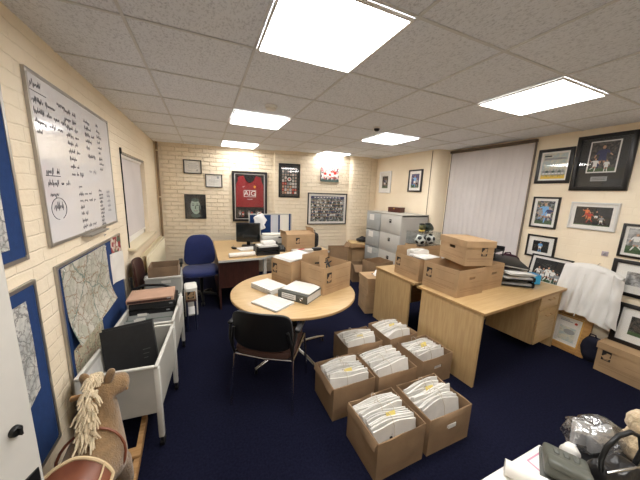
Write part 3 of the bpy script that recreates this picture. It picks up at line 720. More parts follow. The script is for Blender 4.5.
def line(m, x, z, words, h, sl=0):
    for k, wd in enumerate(words): scribble(m, x, z + sl * 0, wd, h, int(x * 991 + z * 7919) + k * 13, sl); x += wd + h * .9
m = MB(); f = MB()   # local x = world Y - 2.405, z relative to 1.78
line(m, -.565, .375, [.10], .034); m.bx((-.57, -.0129, .350), (-.42, -.0126, .354))
for k, ws in enumerate([[.10, .10], [.10, .05, .06, .05], [.11, .07, .06], [.06]]): line(m, -.565, .30 - .052 * k, ws, .028)
line(m, -.43 + .12, .385 - .04, [.09], .026)
for k, ws in enumerate([[.09, .05], [.08, .06], [.10, .05], [.09, .06], [.08, .04], [.09, .05], [.10], [.07, .03], [.05, .03, .05]]): line(m, -.23, .33 - .048 * k, ws, .026)
line(m, -.15, -.13, [.05], .022)
for k, ws in enumerate([[.07, .05, .05], [.05, .06, .07, .03], [.06], [.05, .04], [.09], [.08, .05, .07], [.07, .06, .09]]): line(m, -.16, -.18 - .045 * k, ws, .024, .06 if k > 4 else 0)
for k, ws in enumerate([[.10], [.12], [.09, .06], [.11], [.06]]): line(m, .06, .33 - .045 * k, ws, .026)
line(m, .07, .09, [.14], .024); line(f, .06, -.02, [.05, .06], .03)
for k in range(9): line(m, .29, .345 - .042 * k, [.05 + .06 * ((k * 7) % 5) / 5], .024)
for k in range(13): line(m, .20, -.16 - .03 * k, [.06 + .04 * ((k * 3) % 4) / 4], .02)
for k in range(5): line(f, .38, -.17 - .04 * k, [.08], .02)
# underlined heading and a circled word at lower left
line(m, -.53, -.055, [.08, .03], .034); m.bx((-.54, -.0129, -.068), (-.38, -.0126, -.064))
line(m, -.53, -.118, [.12, .03, .05], .032); line(m, -.52, -.18, [.09], .032); line(m, -.50, -.25, [.11], .04)
ring = [(-.445 + .085 * math.cos(a), -.0128, -.25 + .062 * math.sin(a)) for a in [PI * 2 * i / 24 - 1.2 for i in range(26)]]
m.tube(ring[:-3], .0016, 4)
m.build('handwriting', 'marker', wb); lab(f.build('handwriting', 'markerG', wb), 'faded grey handwriting')
MB().bx((-.18, -.06, -.462), (.18, -.002, -.452)).build('pen_tray', 'alu', wb)

def pinned(name, parent_label, cat, loc, w, h, matn, curl=.0, group=None, curlx=0, pins=True, shape=None):
    """sheet of paper pinned on a board of the left wall"""
    t = thing(name, parent_label, cat, loc, LW, group)
    def fn(u, v):
        x = (u - .5) * w; z = (.5 - v) * h
        if shape: x, z = shape(u, v, x, z)
        return (x, -.003 - curl * max(0, v - .55) ** 2 * 4 - curlx * u * u + .0015 * math.sin(u * 9 + v * 5), z)
    MB().sheet(fn, 14, 14, t=.0012).build('sheet', matn, t)
    if pins:
        for sx in (-1, 1): MB().cyl((sx * (w / 2 - .02), -.001, h / 2 - .015), (sx * (w / 2 - .02), -.012, h / 2 - .015), .006, n=10).build('drawing_pin', 'white', t)
    return t
FX = LX + .013
board('pinboard', 'blue pinboard high on the left wall, beside the whiteboard', 1.20, 1.77, .885, .90, 'blueB')
pinned('pinned_map', 'grey street map pinned on the high blue board', 'map', (FX, 1.21, 1.72), .62, .66, 'map2')
board('pinboard', 'blue pinboard low on the left wall, half behind the door', 1.215, .765, .885, .90, 'blueB')
pinned('pinned_map', 'grey street map with a torn corner pinned on the low blue board', 'map', (FX, 1.24, .86), .64, .56, 'map2', shape=lambda u, v, x, z: (x - .0, z + (.13 * (1 - u) if v > .9 else 0) * 0 + max(0, u - .55) * v * .25))
board('pinboard', 'blue pinboard behind the filing trolley, under the whiteboard', 2.455, .77, 1.2, .90, 'blueB')
pinned('pinned_map', 'large green and grey town map pinned on the board behind the trolley', 'map', (FX, 2.265, .945), .74, .50, 'map1', curl=.05, shape=lambda u, v, x, z: (x + .015 * v, z + .02 * u * v))
pinned('pinned_map', 'smaller buff road map pinned below the large town map', 'map', (FX, 2.15, .52), .48, .30, 'map3')
pinned('pinned_paper', 'folded white paper pinned at the right end of the board behind the trolley', 'paper', (FX, 2.80, .95), .17, .27, 'paper', curlx=.05)
pinned('pinned_card', 'red floral card pinned at the top right of the board behind the trolley', 'card', (FX, 2.86, 1.13), .19, .17, 'floral', curlx=.02)

# ------------------------------------------------------------------ desks
def slab(m, w, d, z, th=.025): m.rbox((w / 2, d / 2, z - th / 2), (w, d, th), .003, 1)
# right hand pedestal desk; local x along its length, origin at the near left floor corner
t = thing('pedestal_desk', 'near beech desk with drawers and open knee space, holding the lidded box', 'desk', (2.118, 1.300, 0), math.radians(4.2))
DL, DW = 1.56, .725
m = MB(); slab(m, DL, DW, .725); m.build('desk_top', 'beech', t)
m = MB(); m.bx((0, -.002, .7005), (DL, 0, .7245)); m.bx((-.002, 0, .7005), (0, DW, .7245)); m.build('edging', 'beech_edge', t)
MB().bx((.012, .02, .0), (.037, DW - .06, .6995)).build('end_panel', 'beechY', t)
MB().bx((DL - .035, .03, .0), (DL - .010, DW - .06, .6995)).build('end_panel', 'beechY', t)
MB().bx((.038, DW - .16, .18), (DL - .036, DW - .142, .6995)).build('modesty_panel', 'beech', t)
m = MB(); px0, px1 = DL - .46, DL - .037
m.bx((px0, .06, .12), (px0 + .018, .55, .699)); m.bx((px1 - .018, .06, .12), (px1, .55, .699)); m.bx((px0 + .018, .06, .12), (px1 - .018, .55, .138)); m.bx((px0 + .018, .535, .138), (px1 - .018, .55, .699))
m.build('pedestal', 'beechY', t)
for z0, z1 in ((.515, .690), (.125, .505)):
    d = MB().rbox(((px0 + px1) / 2, .048, (z0 + z1) / 2), (px1 - px0 - .006, .018, z1 - z0), .002, 1).build('drawer', 'beech', t)
    MB().tube([((px0 + px1) / 2 - .06, .036, z1 - .06), ((px0 + px1) / 2 - .055, .018, z1 - .06), ((px0 + px1) / 2 + .055, .018, z1 - .06), ((px0 + px1) / 2 + .06, .036, z1 - .06)], .005).build('handle', 'beech_edge', d)
# left hand desk behind it
t = thing('plain_desk', 'beech desk behind the near one, end panel towards the file boxes', 'desk', (2.085, 2.085, 0), math.radians(1))
m = MB(); slab(m, 1.0, .70, .728); m.build('desk_top', 'beech', t)
m = MB(); m.bx((-.002, 0, .7035), (0, .70, .7275)); m.build('edging', 'beech_edge', t)
for x in (.012, .963): MB().bx((x, .07, 0), (x + .025, .70, .7025)).build('end_panel', 'beechY', t)
MB().bx((.038, .60, .16), (.962, .618, .7025)).build('modesty_panel', 'beech', t)

# far corner desk by the back wall
t = thing('corner_desk', 'far beech desk at the back wall carrying the monitor', 'desk', (.13, 3.64, 0), math.radians(1))
m = MB(); m.prism([(0, 0, .695), (.62, .02, .695), (.70, .10, .695), (1.75, .16, .695), (1.75, 1.16, .695), (.68, 1.18, .695), (.66, 1.52, .695), (0, 1.52, .695)], (0, 0, .025)); m.build('desk_top', 'beech', t)
m = MB(); m.prism([(-.002, -.002, .694), (.62, .018, .694), (.70, .098, .694), (1.75, .158, .694), (1.75, .17, .694), (.70, .11, .694), (.61, .03, .694), (.0, .01, .694)], (0, 0, .027)); m.build('edging', 'greypl', t)
MB().bx((.02, .09, .30), (.56, .108, .69)).build('modesty_panel', 'darkwood', t)
MB().bx((.005, .05, .0), (.028, 1.46, .69)).build('end_panel', 'darkwood', t)
for x, y in ((.52, .13), (.66, .16), (1.66, .26), (1.66, 1.08), (.60, 1.44)):
    l = MB().rbox((x, y, .35), (.05, .05, .69), .006).build('leg', 'grey', t); MB().cyl((x, y, 0), (x, y, .006), .03).build('foot', 'black', l)

# round table
TCX, TCY = .775, 2.34
t = thing('round_table', 'round beech table in the middle of the room', 'table', (TCX, TCY, 0))
MB().lathe([(0, .695), (.585, .695), (.598, .698), (.600, .708), (.598, .718), (.592, .72), (0, .72)], n=72).build('table_top', 'beech', t)
m = MB().lathe([(.5985, .697), (.6025, .700), (.6025, .716), (.5985, .719)], n=72); m.build('edging', 'beech_edge', t)
m = MB().lathe([(.0, .694), (.16, .694), (.16, .684), (.05, .675)], n=28); m.cyl((0, 0, .06), (0, 0, .68), .04, n=24); m.lathe([(.04, .16), (.055, .14), (.055, .07), (0, .06)], n=24); m.build('column', 'black', t)
for k in range(4):
    a = math.radians(20 + 90 * k); c, s = math.cos(a), math.sin(a)
    l = MB().tube([(c * .05, s * .05, .11), (c * .18, s * .18, .10), (c * .34, s * .34, .07), (c * .44, s * .44, .045)], [.019, .018, .016, .014], 10).build('leg', 'chrome', t)
    MB().cyl((c * .43, s * .43, 0), (c * .43, s * .43, .035), .016, .012).build('foot', 'black', l)

# ------------------------------------------------------------------ chairs
def bend_back(w, h, z0, curve, m, mi, th=.03, taper=.06, lean=.10, e=.35, n=20):
    """curved back pad: rounded outline in x-z, bent round the sitter; front towards +y"""
    def fn(p):
        x, y, z = p
        k = z / (h / 2)
        x2 = x * (1 - taper * k) ; return Vector((x2, y + curve * (x / (w / 2)) ** 2 - lean * (z + h / 2), z))
    m.se((0, 0, z0 + h / 2), (w / 2, th / 2, h / 2), .45, e, 36, 16, mi, None, fn)
# black meeting chair, back towards the camera
ca = math.atan2(-.276, .42)
t = thing('meeting_chair', 'black meeting chair with chrome legs tucked under the round table', 'chair', (.345, 1.785, 0), ca)
def fn(p):   # seat pad with waterfall front
    return Vector((p.x * (1 - .05 * (p.y / .23)), p.y, p.z - .03 * max(0, p.y / .23 - .5) + .02 * (p.x / .24) ** 2))
MB().se((0, .23, .45), (.235, .225, .032), .35, .35, 36, 12, 0, None, fn).build('seat', 'brownF', t)
MB().se((0, .23, .425), (.225, .21, .016), .3, .35, 36, 8).build('seat_shell', 'black', t)
m = MB(); bend_back(.46, .31, .505, .055, m, 0, .034, .02, .16, .32); m.build('backrest', 'blackF', t)
m = MB(); bend_back(.47, .32, .50, .055, m, 0, .018, .02, .16, .32); o = m.build('back_shell', 'black', t); o.location = (0, -.016, 0)
for s in (-1, 1):
    MB().tube([(s * .25, -.02, 0), (s * .238, .01, .30), (s * .232, .025, .43)], .011, 10).build('leg', 'chrome', t)
    MB().tube([(s * .25, .46, 0), (s * .238, .43, .30), (s * .232, .415, .43)], .011, 10).build('leg', 'chrome', t)
    MB().tube([(s * .232, .025, .43), (s * .236, .0, .50), (s * .228, -.01, .58), (s * .21, -.03, .68)], .011, 10).build('back_post', 'black', t)
    a = MB().tube([(s * .236, .0, .50), (s * .25, -.01, .58), (s * .262, .02, .655), (s * .265, .08, .668)], .010, 8).build('armrest', 'black', t)
    MB().rbox((s * .265, .12, .672), (.045, .20, .024), .01, 3).build('arm_pad', 'black', a)
m = MB(); m.tube([(-.232, .025, .425), (0, .02, .415), (.232, .025, .425)], .011, 10); m.tube([(-.232, .415, .425), (0, .42, .415), (.232, .415, .425)], .011, 10)
for s in (-1, 1): m.tube([(s * .232, .025, .428), (s * .232, .22, .42), (s * .232, .415, .428)], .011, 10)
m.build('seat_frame', 'chrome', t)

# blue swivel chair facing the camera
t = thing('office_chair', 'blue fabric swivel chair against the back wall', 'chair', (-.10, 4.14, 0), math.radians(184))
def fn(p): return Vector((p.x * (1 - .10 * (-p.y / .24)), p.y, p.z + .02 * (p.x / .25) ** 2 - .025 * max(0, p.y / .24 - .4)))
MB().se((0, .03, .475), (.245, .235, .045), .5, .5, 40, 14, 0, None, fn).build('seat', 'blueF', t)
MB().se((0, .03, .44), (.21, .20, .022), .4, .5, 32, 8).build('seat_shell', 'black', t)
m = MB()
def fnb(p):
    k = p.z / .25
    return Vector((p.x * (.90 - .13 * k - .05 * k * k), p.y + .05 * (p.x / .22) ** 2 - .07 * (p.z + .25) + .025 * math.sin((k + .3) * 2.4), p.z))
m.se((0, -.20, .735), (.235, .042, .238), .5, .55, 40, 18, 0, None, fnb); m.build('backrest', 'blueF', t)
m = MB().tube([(0, -.05, .43), (0, -.22, .44), (0, -.27, .52), (0, -.265, .72)], [.022, .022, .02, .018], 10); m.build('back_post', 'black', t)
MB().cyl((0, 0, .10), (0, 0, .44), .024, n=20).build('gas_lift', 'black', t)
MB().cyl((0, 0, .075), (0, 0, .13), .04, n=20).build('hub', 'black', t)
for k in range(5):
    a = 2 * PI * k / 5 + .3; c, s = math.cos(a), math.sin(a)
    l = MB().tube([(c * .03, s * .03, .11), (c * .16, s * .16, .10), (c * .25, s * .25, .075)], [.024, .02, .015], 10).build('leg', 'black', t)
    m = MB()
    for q in (-1, 1): m.cyl((c * .25 - s * .011 * q, s * .25 + c * .011 * q, .026), (c * .25 - s * .024 * q, s * .25 + c * .024 * q, .026), .026, n=16)
    m.cyl((c * .25, s * .25, .03), (c * .25, s * .25, .075), .008); m.build('castor', 'black', l)
for s in (1,):
    a = MB().tube([(s * .15, .02, .43), (s * .24, .02, .44), (s * .262, .0, .52), (s * .26, -.02, .62)], .014, 10).build('armrest', 'black', t)
    MB().rbox((s * .262, .02, .635), (.055, .24, .03), .012, 3).build('arm_pad', 'black', a)
MB().tube([(.14, .08, .43), (.24, .10, .42), (.29, .10, .415)], .006).build('lever', 'black', t)

# wooden backed chair under the grey drawer, left wall
t = thing('armchair', 'brown backed chair with black bent arm, loaded with a grey drawer by the radiator', 'chair', (-.515, 3.32, 0), math.radians(-90))
MB().rbox((0, 0, .45), (.46, .44, .05), .02, 3).build('seat', 'brownF', t)
m = MB()
bend_back(.40, .36, .53, .04, m, 0, .03, .05, .06); o = m.build('backrest', 'darkwood', t); o.location = (0, -.21, 0)
for s in (-1, 1):
    MB().tube([(s * .22, .21, 0), (s * .22, .21, .25), (s * .22, .205, .44)], .012).build('leg', 'black', t)
    MB().tube([(s * .22, -.21, 0), (s * .22, -.21, .44), (s * .21, -.22, .75)], .012).build('leg', 'black', t)
    MB().tube([(s * .235, -.215, .62), (s * .25, -.10, .665), (s * .25, .06, .655), (s * .245, .15, .61), (s * .235, .21, .50), (s * .22, .21, .40)], .014, 10).build('armrest', 'black', t)

# plain stool chair beyond it (legs only show)
t = thing('stacking_chair', 'thin legged chair holding a small box and pad beside the grey drawer', 'chair', (-.15, 3.36, 0), math.radians(4))
MB().rbox((-.06, 0, .372), (.12, .30, .02), .01, 2).build('seat', 'brownF', t)
for sx in (-.105, -.015):
    for sy in (-.15, .15): MB().tube([(sx, sy * .95, 0), (sx, sy * .9, .365)], .010).build('leg', mat('blue_black_steel', (34, 38, 60), .4), t)
MB().rbox((-.06, -.02, .20), (.10, .22, .016), .004, 1).build('shelf', 'white', t)


# ------------------------------------------------------------------ cardboard archive boxes
def side_frames(L, W):
    return {'-y': (Vector((0, -W / 2, 0)), Vector((1, 0, 0)), Vector((0, -1, 0)), L), '+y': (Vector((0, W / 2, 0)), Vector((-1, 0, 0)), Vector((0, 1, 0)), L),
            '-x': (Vector((-L / 2, 0, 0)), Vector((0, -1, 0)), Vector((-1, 0, 0)), W), '+x': (Vector((L / 2, 0, 0)), Vector((0, 1, 0)), Vector((1, 0, 0)), W)}
def carton(label, loc, rot, L=.40, W=.33, H=.27, logos=(), holes=(), lid=False, flaps=(), lines=('-y',), group='cardboard archive boxes', mt='card', bulge=.006, name='cardboard_box', ragged=0):
    t = thing(name, label, 'box', loc, rot, group)
    F = side_frames(L, W); th = .005; q = random.Random(hash(label) % 9999 if False else sum(map(ord, label)))
    m = MB()
    def panel(key, m):
        o, ux, nn, wd = F[key]; z = Vector((0, 0, 1)); hs = key in holes
        hw, hh, hz = .045, .014, H * .66
        xs = [-wd / 2, -hw, hw, wd / 2] if hs else [-wd / 2, -wd / 4, 0, wd / 4, wd / 2]
        zs = [0, hz - hh, hz + hh, H] if hs else [0, H * .35, H * .7, H]
        P = lambda x, zz, d: o + ux * x + z * (zz + (ragged * q.uniform(-1, .4) * .012 if zz == H and abs(x) < wd / 2 - .001 else 0)) + nn * (d + bulge * (1 - (2 * x / wd) ** 2) * math.sin(PI * min(zz / H, 1)))
        nx, nz = len(xs), len(zs); vs = []
        for d in (0, -th):
            for zz in zs:
                for x in xs: vs.append(P(x, zz, d))
        K = nx * nz; fs = []
        for j in range(nz - 1):
            for i in range(nx - 1):
                if hs and i == 1 and j == 1: continue
                a = j * nx + i; fs.append((a, a + 1, a + nx + 1, a + nx)); fs.append((K + a, K + a + nx, K + a + nx + 1, K + a + 1))
        for i in range(nx - 1): a = (nz - 1) * nx + i; fs.append((a, a + 1, K + a + 1, K + a))
        if hs:
            r = [nx + 1, nx + 2, 2 * nx + 2, 2 * nx + 1]
            for k in range(4): a, b = r[k], r[(k + 1) % 4]; fs.append((a, K + a, K + b, b))
        m.add(vs, fs)
    for k in F: panel(k, m)
    m.bx((-L / 2 + .004, -W / 2 + .004, 0.001), (L / 2 - .004, W / 2 - .004, .008))
    m.build('body', mt, t)
    for k in logos:
        key, off = k if isinstance(k, tuple) else (k, -.30)
        o, ux, nn, wd = F[key]; z = Vector((0, 0, 1)); c = o + ux * (off * wd) + z * (H * .62) + nn * (bulge + .0012); mm = MB()
        def Q(x0, z0, x1, z1, mi, e=0): mm.add([c + ux * x0 + z * z0 + nn * e, c + ux * x1 + z * z0 + nn * e, c + ux * x1 + z * z1 + nn * e, c + ux * x0 + z * z1 + nn * e], [(0, 1, 2, 3)], mi)
        Q(-.033, -.008, .033, .05, 0); Q(-.033, -.05, .033, -.018, 0); Q(-.002, .0, .027, .030, 1, .0006)
        mm.add([c + ux * x + z * zz + nn * .0008 for x, zz in ((-.033, -.018), (-.01, .012), (.005, .018), (.02, -.002), (.033, -.018), (.02, -.03), (-.012, -.034))], [tuple(range(7))], 1)
        Q(-.018, -.042, .02, -.036, 1, .0006)
        mm.build('printed_logo', ['ink', mt], t)
    for key in lines:
        o, ux, nn, wd = F[key]; z = Vector((0, 0, 1)); mm = MB()
        for zz, a, b in ((H * .84, -.12, .42), (H * .50, -.1, .42), (H * .32, -.44, .44), (H * .28, -.44, .44), (H * .20, -.44, .2)):
            c = o + z * zz + nn * (bulge + .0009)
            mm.add([c + ux * a * wd, c + ux * b * wd, c + ux * b * wd + z * .0035, c + ux * a * wd + z * .0035], [(0, 1, 2, 3)])
        mm.build('printed_lines', 'print_', t)
    for k in flaps:
        key, ang, ln = k; o, ux, nn, wd = F[key]; z = Vector((0, 0, 1)); a = math.radians(ang)
        d = z * math.cos(a) + nn * math.sin(a); nrm = nn * math.cos(a) - z * math.sin(a)
        m = MB().sheet(lambda u, v: o + z * H + nn * (bulge * 0) + ux * ((u - .5) * wd * (.98 - .04 * v)) + d * (v * ln) + nrm * (.02 * v * v * ln / .1 + .006 * math.sin(u * 5) * v), 8, 5, t=.004)
        m.build('flap', mt, t)
    if lid:
        m = MB(); l2, w2 = L / 2 + .010, W / 2 + .010; h0, h1 = H - .055, H + .010
        m.bx((-l2, -w2, h1 - .006), (l2, w2, h1))
        m.bx((-l2, -w2, h0), (l2, -w2 + .005, h1 - .006)); m.bx((-l2, w2 - .005, h0), (l2, w2, h1 - .006)); m.bx((-l2, -w2 + .005, h0), (-l2 + .005, w2 - .005, h1 - .006)); m.bx((l2 - .005, -w2 + .005, h0), (l2, w2 - .005, h1 - .006))
        m.build('lid', 'card', t)
    return t

def bundle_mesh(w, h, th, seed, stock=0):
    """a fat bundle of papers in folded sleeves; base on z=0, front towards -y, tops fanning open"""
    q = random.Random(seed); m = MB(); n = max(3, int(th / .010)); y = 0
    ph = q.uniform(0, 6); sag = q.uniform(.004, .022); tilt = q.uniform(-.02, .02)
    for i in range(n):
        tk = th / n * q.uniform(.7, .95); ww = w * q.uniform(.93, 1); hh = h * (q.uniform(.93, 1) - .05 * abs(2 * i / (n - 1) - 1)); dx = q.uniform(-.008, .008)
        fan = (i / (n - 1) - .5) * .026
        def fn(u, v, y=y, ww=ww, hh=hh, dx=dx, fan=fan, k=q.uniform(0, 6)):
            return (dx + (u - .5) * ww, -(th / 2) + y + fan * v ** 3 + .004 * math.sin(u * 6 + k) * v + .010 * v * v * math.sin(ph + u * 2.5), v * hh - sag * (2 * u - 1) ** 2 * v + tilt * (u - .5) * v + .004 * math.sin(u * 7 + k) * v)
        m.sheet(fn, 10, 6, (0 if i in (0, n - 1) else q.choice((0, 1, 1))), t=tk); y += th / n
    return m
FILES = []
def files_in(where, bx, by, rot, xs, n, lean, w=.325, h=.285, y0=-.145, y1=.03, note=None, thick=.034, seed=1, odd=()):
    """n bundles leaning back in a box whose centre is (bx,by)"""
    q = random.Random(seed); c, s = math.cos(rot), math.sin(rot)
    for i in range(n):
        yy = y0 + (y1 - y0) * i / max(1, n - 1); lx = xs + q.uniform(-.006, .006)
        x, y = bx + c * lx - s * yy, by + s * lx + c * yy
        ln = lean + q.uniform(-.015, .015)
        if note == i: l = 'file with a yellow note in the ' + where
        else: l = 'tied white file, no note, in the ' + where
        t = thing('paper_file', l, 'file', (x, y, .020 + .5 * thick * math.sin(ln)), (-ln, q.uniform(-.02, .02), rot + q.uniform(-.05, .05)), 'paper files in the ' + where)
        bundle_mesh(w * q.uniform(.95, 1), h * q.uniform(.94, 1.05), thick * .92, seed * 31 + i).build('papers', ['paper' if (i + seed) % 3 else 'paper2', 'paperE'], t)
        m = MB(); hw = w * q.uniform(-.12, .15); e = thick / 2 + .014
        m.tube([(hw, -e, .02), (hw + .004, -e - .010, h * .85), (hw + .004, -e * .8, h * 1.0), (hw + .004, 0, h * 1.035), (hw + .004, e * .8, h * 1.0), (hw, e, h * .8)], .0022, 5); m.build('tie', 'elastic', t)
        if note == i: MB().sheet(lambda u, v: (-.03 + u * .07, -thick / 2 - .021 - .004 * math.sin(v * 3) + .012 * max(0, v - .5), h * .72 + v * .07), 4, 4, t=.0015).build('yellow_note', 'yellow', t)

# seven open boxes of files on the carpet
B7 = [  # key, centre, size, rot, where-text, holes, files(n, note), flaps
    ('front left floor box with the bulging side', (1.035, 1.165), .37, .335, .02, (), 4, 1, [('-x', 158, .055)], 'front left of the seven floor boxes, side bulging out, full of files'),
    ('front right floor box with the paper slip', (1.455, 1.168), .385, .335, .0, ('-y',), 5, 3, [], 'front right of the seven floor boxes, paper slip in its hand hole'),
    ('left end box of the middle floor row', (.985, 1.635), .365, .335, .01, (), 4, 1, [('-x', 150, .05)], 'left end of the middle row of floor boxes, left flap bent out'),
    ('half empty centre box of the middle row', (1.385, 1.615), .385, .335, .0, (), 3, None, [], 'half empty centre box in the middle row of floor boxes'),
    ('middle row floor box against the desk panel', (1.855, 1.645), .375, .325, .03, ('-y',), 4, 2, [], 'right end of the middle row of floor boxes, against the desk panel'),
    ('back floor box nearest the round table', (1.355, 2.03), .385, .30, -.02, (), 4, 1, [], 'back left of the seven floor boxes, nearest the round table'),
    ('back floor box beside the left desk panel', (1.80, 2.045), .365, .36, .05, (), 4, 2, [], 'back right of the seven floor boxes, beside the desks'),
]
for k, (wh, (bx, by), L, W, rot, holes, n, note, fl, lb) in enumerate(B7):
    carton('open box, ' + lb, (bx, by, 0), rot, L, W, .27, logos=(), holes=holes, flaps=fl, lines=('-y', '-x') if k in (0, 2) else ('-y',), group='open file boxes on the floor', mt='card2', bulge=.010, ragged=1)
    yr = W / 2 - .012
    files_in(wh, bx, by, rot, 0, n, .27, w=L - .022, h=.285, y0=-yr + .030, y1=yr - .105, note=note, thick=(2 * yr - .135) / max(1, n - 1) * .80, seed=11 + k * 7)
t = thing('paper_slip', 'cream paper slip showing in the hand hole of the front right floor box', 'paper', (1.455, 1.168 - .1675 + .011, .178))
MB().rbox((0, -.022, 0), (.07, .004, .03), .001, 1).build('slip', 'paper', t)
t = thing('grey_envelope', 'grey envelope with a small dark mark at the front of the left front box', 'envelope', (1.045, 1.022, .10), (-.40, 0, .02))
MB().sheet(lambda u, v: ((u - .5) * .32, -.002 + .006 * math.sin(u * 4), v * .20 - .01 * u), 8, 6, t=.003).build('envelope', 'paper2', t)
m = MB(); m.bx((-.06, -.009, .12), (-.03, -.0065, .14)); m.bx((-.055, -.009, .10), (-.035, -.0065, .112)); m.build('printed_mark', 'ink', t)

# boxes on the near desk and the left desk
DZ = .7256
carton('open cardboard box at the front left of the near desk, printed logo and hand hole', (2.362, 1.842, DZ), math.radians(3), .405, .415, .27, logos=[('-x', -.30)], holes=('-y',), lines=('-y', '-x'))
carton('open cardboard box at the back right of the lidded box, on the near desk', (2.775, 1.875, DZ), math.radians(4), .38, .37, .265, holes=('-y', '+x'), lines=('-y',))
carton('open cardboard box holding white papers on the left desk edge', (2.315, 2.305, DZ + .003), math.radians(0), .33, .40, .26, logos=[('-x', -.33)], lines=('-x',), flaps=[('+y', -6, .08)])
carton('cardboard box under the clear ball box on the left desk', (2.74, 2.645, DZ + .004), math.radians(2), .42, .27, .30, lines=('-y',))
carton('lidded cardboard box stacked on top of the open desk boxes', (2.575, 1.895, 1.002), math.radians(-16), .31, .43, .245, logos=[('-y', .15)], holes=('-x',), lid=True, lines=('-y', '-x'), bulge=.003)
t = thing('paper_stack', 'white papers standing out of the open box on the left desk edge', 'papers', (2.33, 2.295, DZ + .015), (-.12, 0, 0))
bundle_mesh(.27, .33, .09, 77).build('papers', ['paper', 'paperE'], t)
t = thing('paper_stack', 'loose white sheets lying over the box beside the lidded box', 'papers', (2.30, 2.20, .994), (.05, .04, .2))
m = MB()
for k in range(4): m.sheet(lambda u, v, k=k: ((u - .5) * .28 + .01 * k, (v - .5) * .21, .003 * k + .012 * math.sin(u * 3 + k) * v), 8, 6, k % 2, t=.0012)
m.build('sheets', ['paper', 'paper2'], t)

# clear box of mini footballs with boots on its lid
t = thing('clear_storage_box', 'clear plastic box of mini footballs behind the lidded box', 'storage box', (2.72, 2.645, 1.0315), math.radians(3))
m = MB(); a, b, h = .19, .13, .17
for lo, hi in (((-a, -b, 0), (a, -b + .003, h)), ((-a, b - .003, 0), (a, b, h)), ((-a, -b + .003, 0), (-a + .003, b - .003, h)), ((a - .003, -b + .003, 0), (a, b - .003, h)), ((-a + .003, -b + .003, 0), (a - .003, b - .003, .003))): m.bx(lo, hi)
m.build('tub', 'clearbox', t); m = MB()
m.bx((-a - .006, -b - .006, h), (a + .006, b + .006, h + .006)); m.build('lid', 'clearbox', t)
for k, (bx, by, r_b) in enumerate(((-.105, -.045, .072), (.075, -.04, .072))):
    p = Matrix.Rotation(math.radians(3), 3, 'Z') @ Vector((bx, by, 0))
    t = thing('mini_football', 'white and black mini football, %s in the clear plastic box' % ('left one' if k == 0 else 'right one'), 'ball', (2.72 + p.x, 2.645 + p.y, 1.0365 + r_b), (k * .9, k * .4, k), 'mini footballs')
    bm = bmesh.new(); bmesh.ops.create_icosphere(bm, subdivisions=4, radius=r_b); bm.verts.ensure_lookup_table()
    ico = bmesh.new(); bmesh.ops.create_icosphere(ico, subdivisions=1, radius=1); dirs = [v.co.normalized() for v in ico.verts]; ico.free()
    m = MB(); m.add([v.co.copy() for v in bm.verts], [], 0)
    for f in bm.faces:
        c = f.calc_center_median().normalized(); m.f.append(tuple(v.index for v in f.verts)); m.m.append(1 if max(c.dot(d) for d in dirs) > .925 else 0); m.sm.append(True)
    bm.free(); m.build('cover', ['whiteM', 'black'], t)
def boot(label, loc, rot, sole, upper):
    t = thing('football_boot', label, 'boot', loc, rot, 'football boots')
    def fn(p):
        k = p.y / .14    # -1 heel .. 1 toe
        w = 1 - .25 * max(0, -k) - .30 * max(0, k - .55); hgt = 1.0 if k < -.1 else max(.38, 1.0 - (k + .1) * .85)
        return Vector((p.x * w, p.y, (p.z + .045) * hgt))
    MB().se((0, 0, .012), (.042, .14, .045), .7, .6, 28, 14, 0, None, fn).build('upper', upper, t)
    def fs_(p): k = p.y / .145; return Vector((p.x * (1 - .25 * max(0, -k) - .3 * max(0, k - .55) - .12 * math.exp(-((k + .15) / .3) ** 2)), p.y, p.z))
    MB().se((0, 0, .012), (.044, .145, .012), .4, .6, 28, 8, 0, None, fs_).build('sole', sole, t)
    m = MB().tube([(.030 * math.cos(a), -.075 + .045 * math.sin(a), .098) for a in [2 * PI * i / 16 for i in range(16)]], .008, 8, close=True); m.build('collar', 'black', t)
    m = MB()
    for k in range(4): m.tube([(-.024, .0 + .02 * k, .088 - .013 * k), (0, .004 + .02 * k, .098 - .013 * k), (.024, .0 + .02 * k, .088 - .013 * k)], .0028, 6)
    m.build('laces', 'trimhide', t)
    m = MB()
    for sx, sy in ((-.025, .09), (.025, .09), (-.028, .04), (.028, .04), (-.02, -.09), (.02, -.09)): m.cyl((sx, sy, .003), (sx, sy, -.009), .008, .005, 8)
    m.build('studs', 'black', t)
boot('yellow and olive football boot, left one on the clear box lid', (2.68, 2.635, 1.2195), math.radians(-55), 'bootY', 'olive')
boot('dark green football boot, right one on the clear box lid', (2.81, 2.65, 1.2195), math.radians(-62), 'darkgreen', 'darkgreen')
t = thing('small_dark_box', 'small dark wooden box between the cabinets and the clear ball box', 'box', (2.42, 2.62, DZ + .01), math.radians(3))
MB().rbox((0, 0, .06), (.16, .12, .12), .004).build('body', 'brownbox', t); MB().rbox((0, 0, .128), (.166, .126, .016), .004).build('lid', 'brownbox', t); MB().box((0, -.0615, .11), (.02, .004, .02)).build('clasp', 'brass', t)

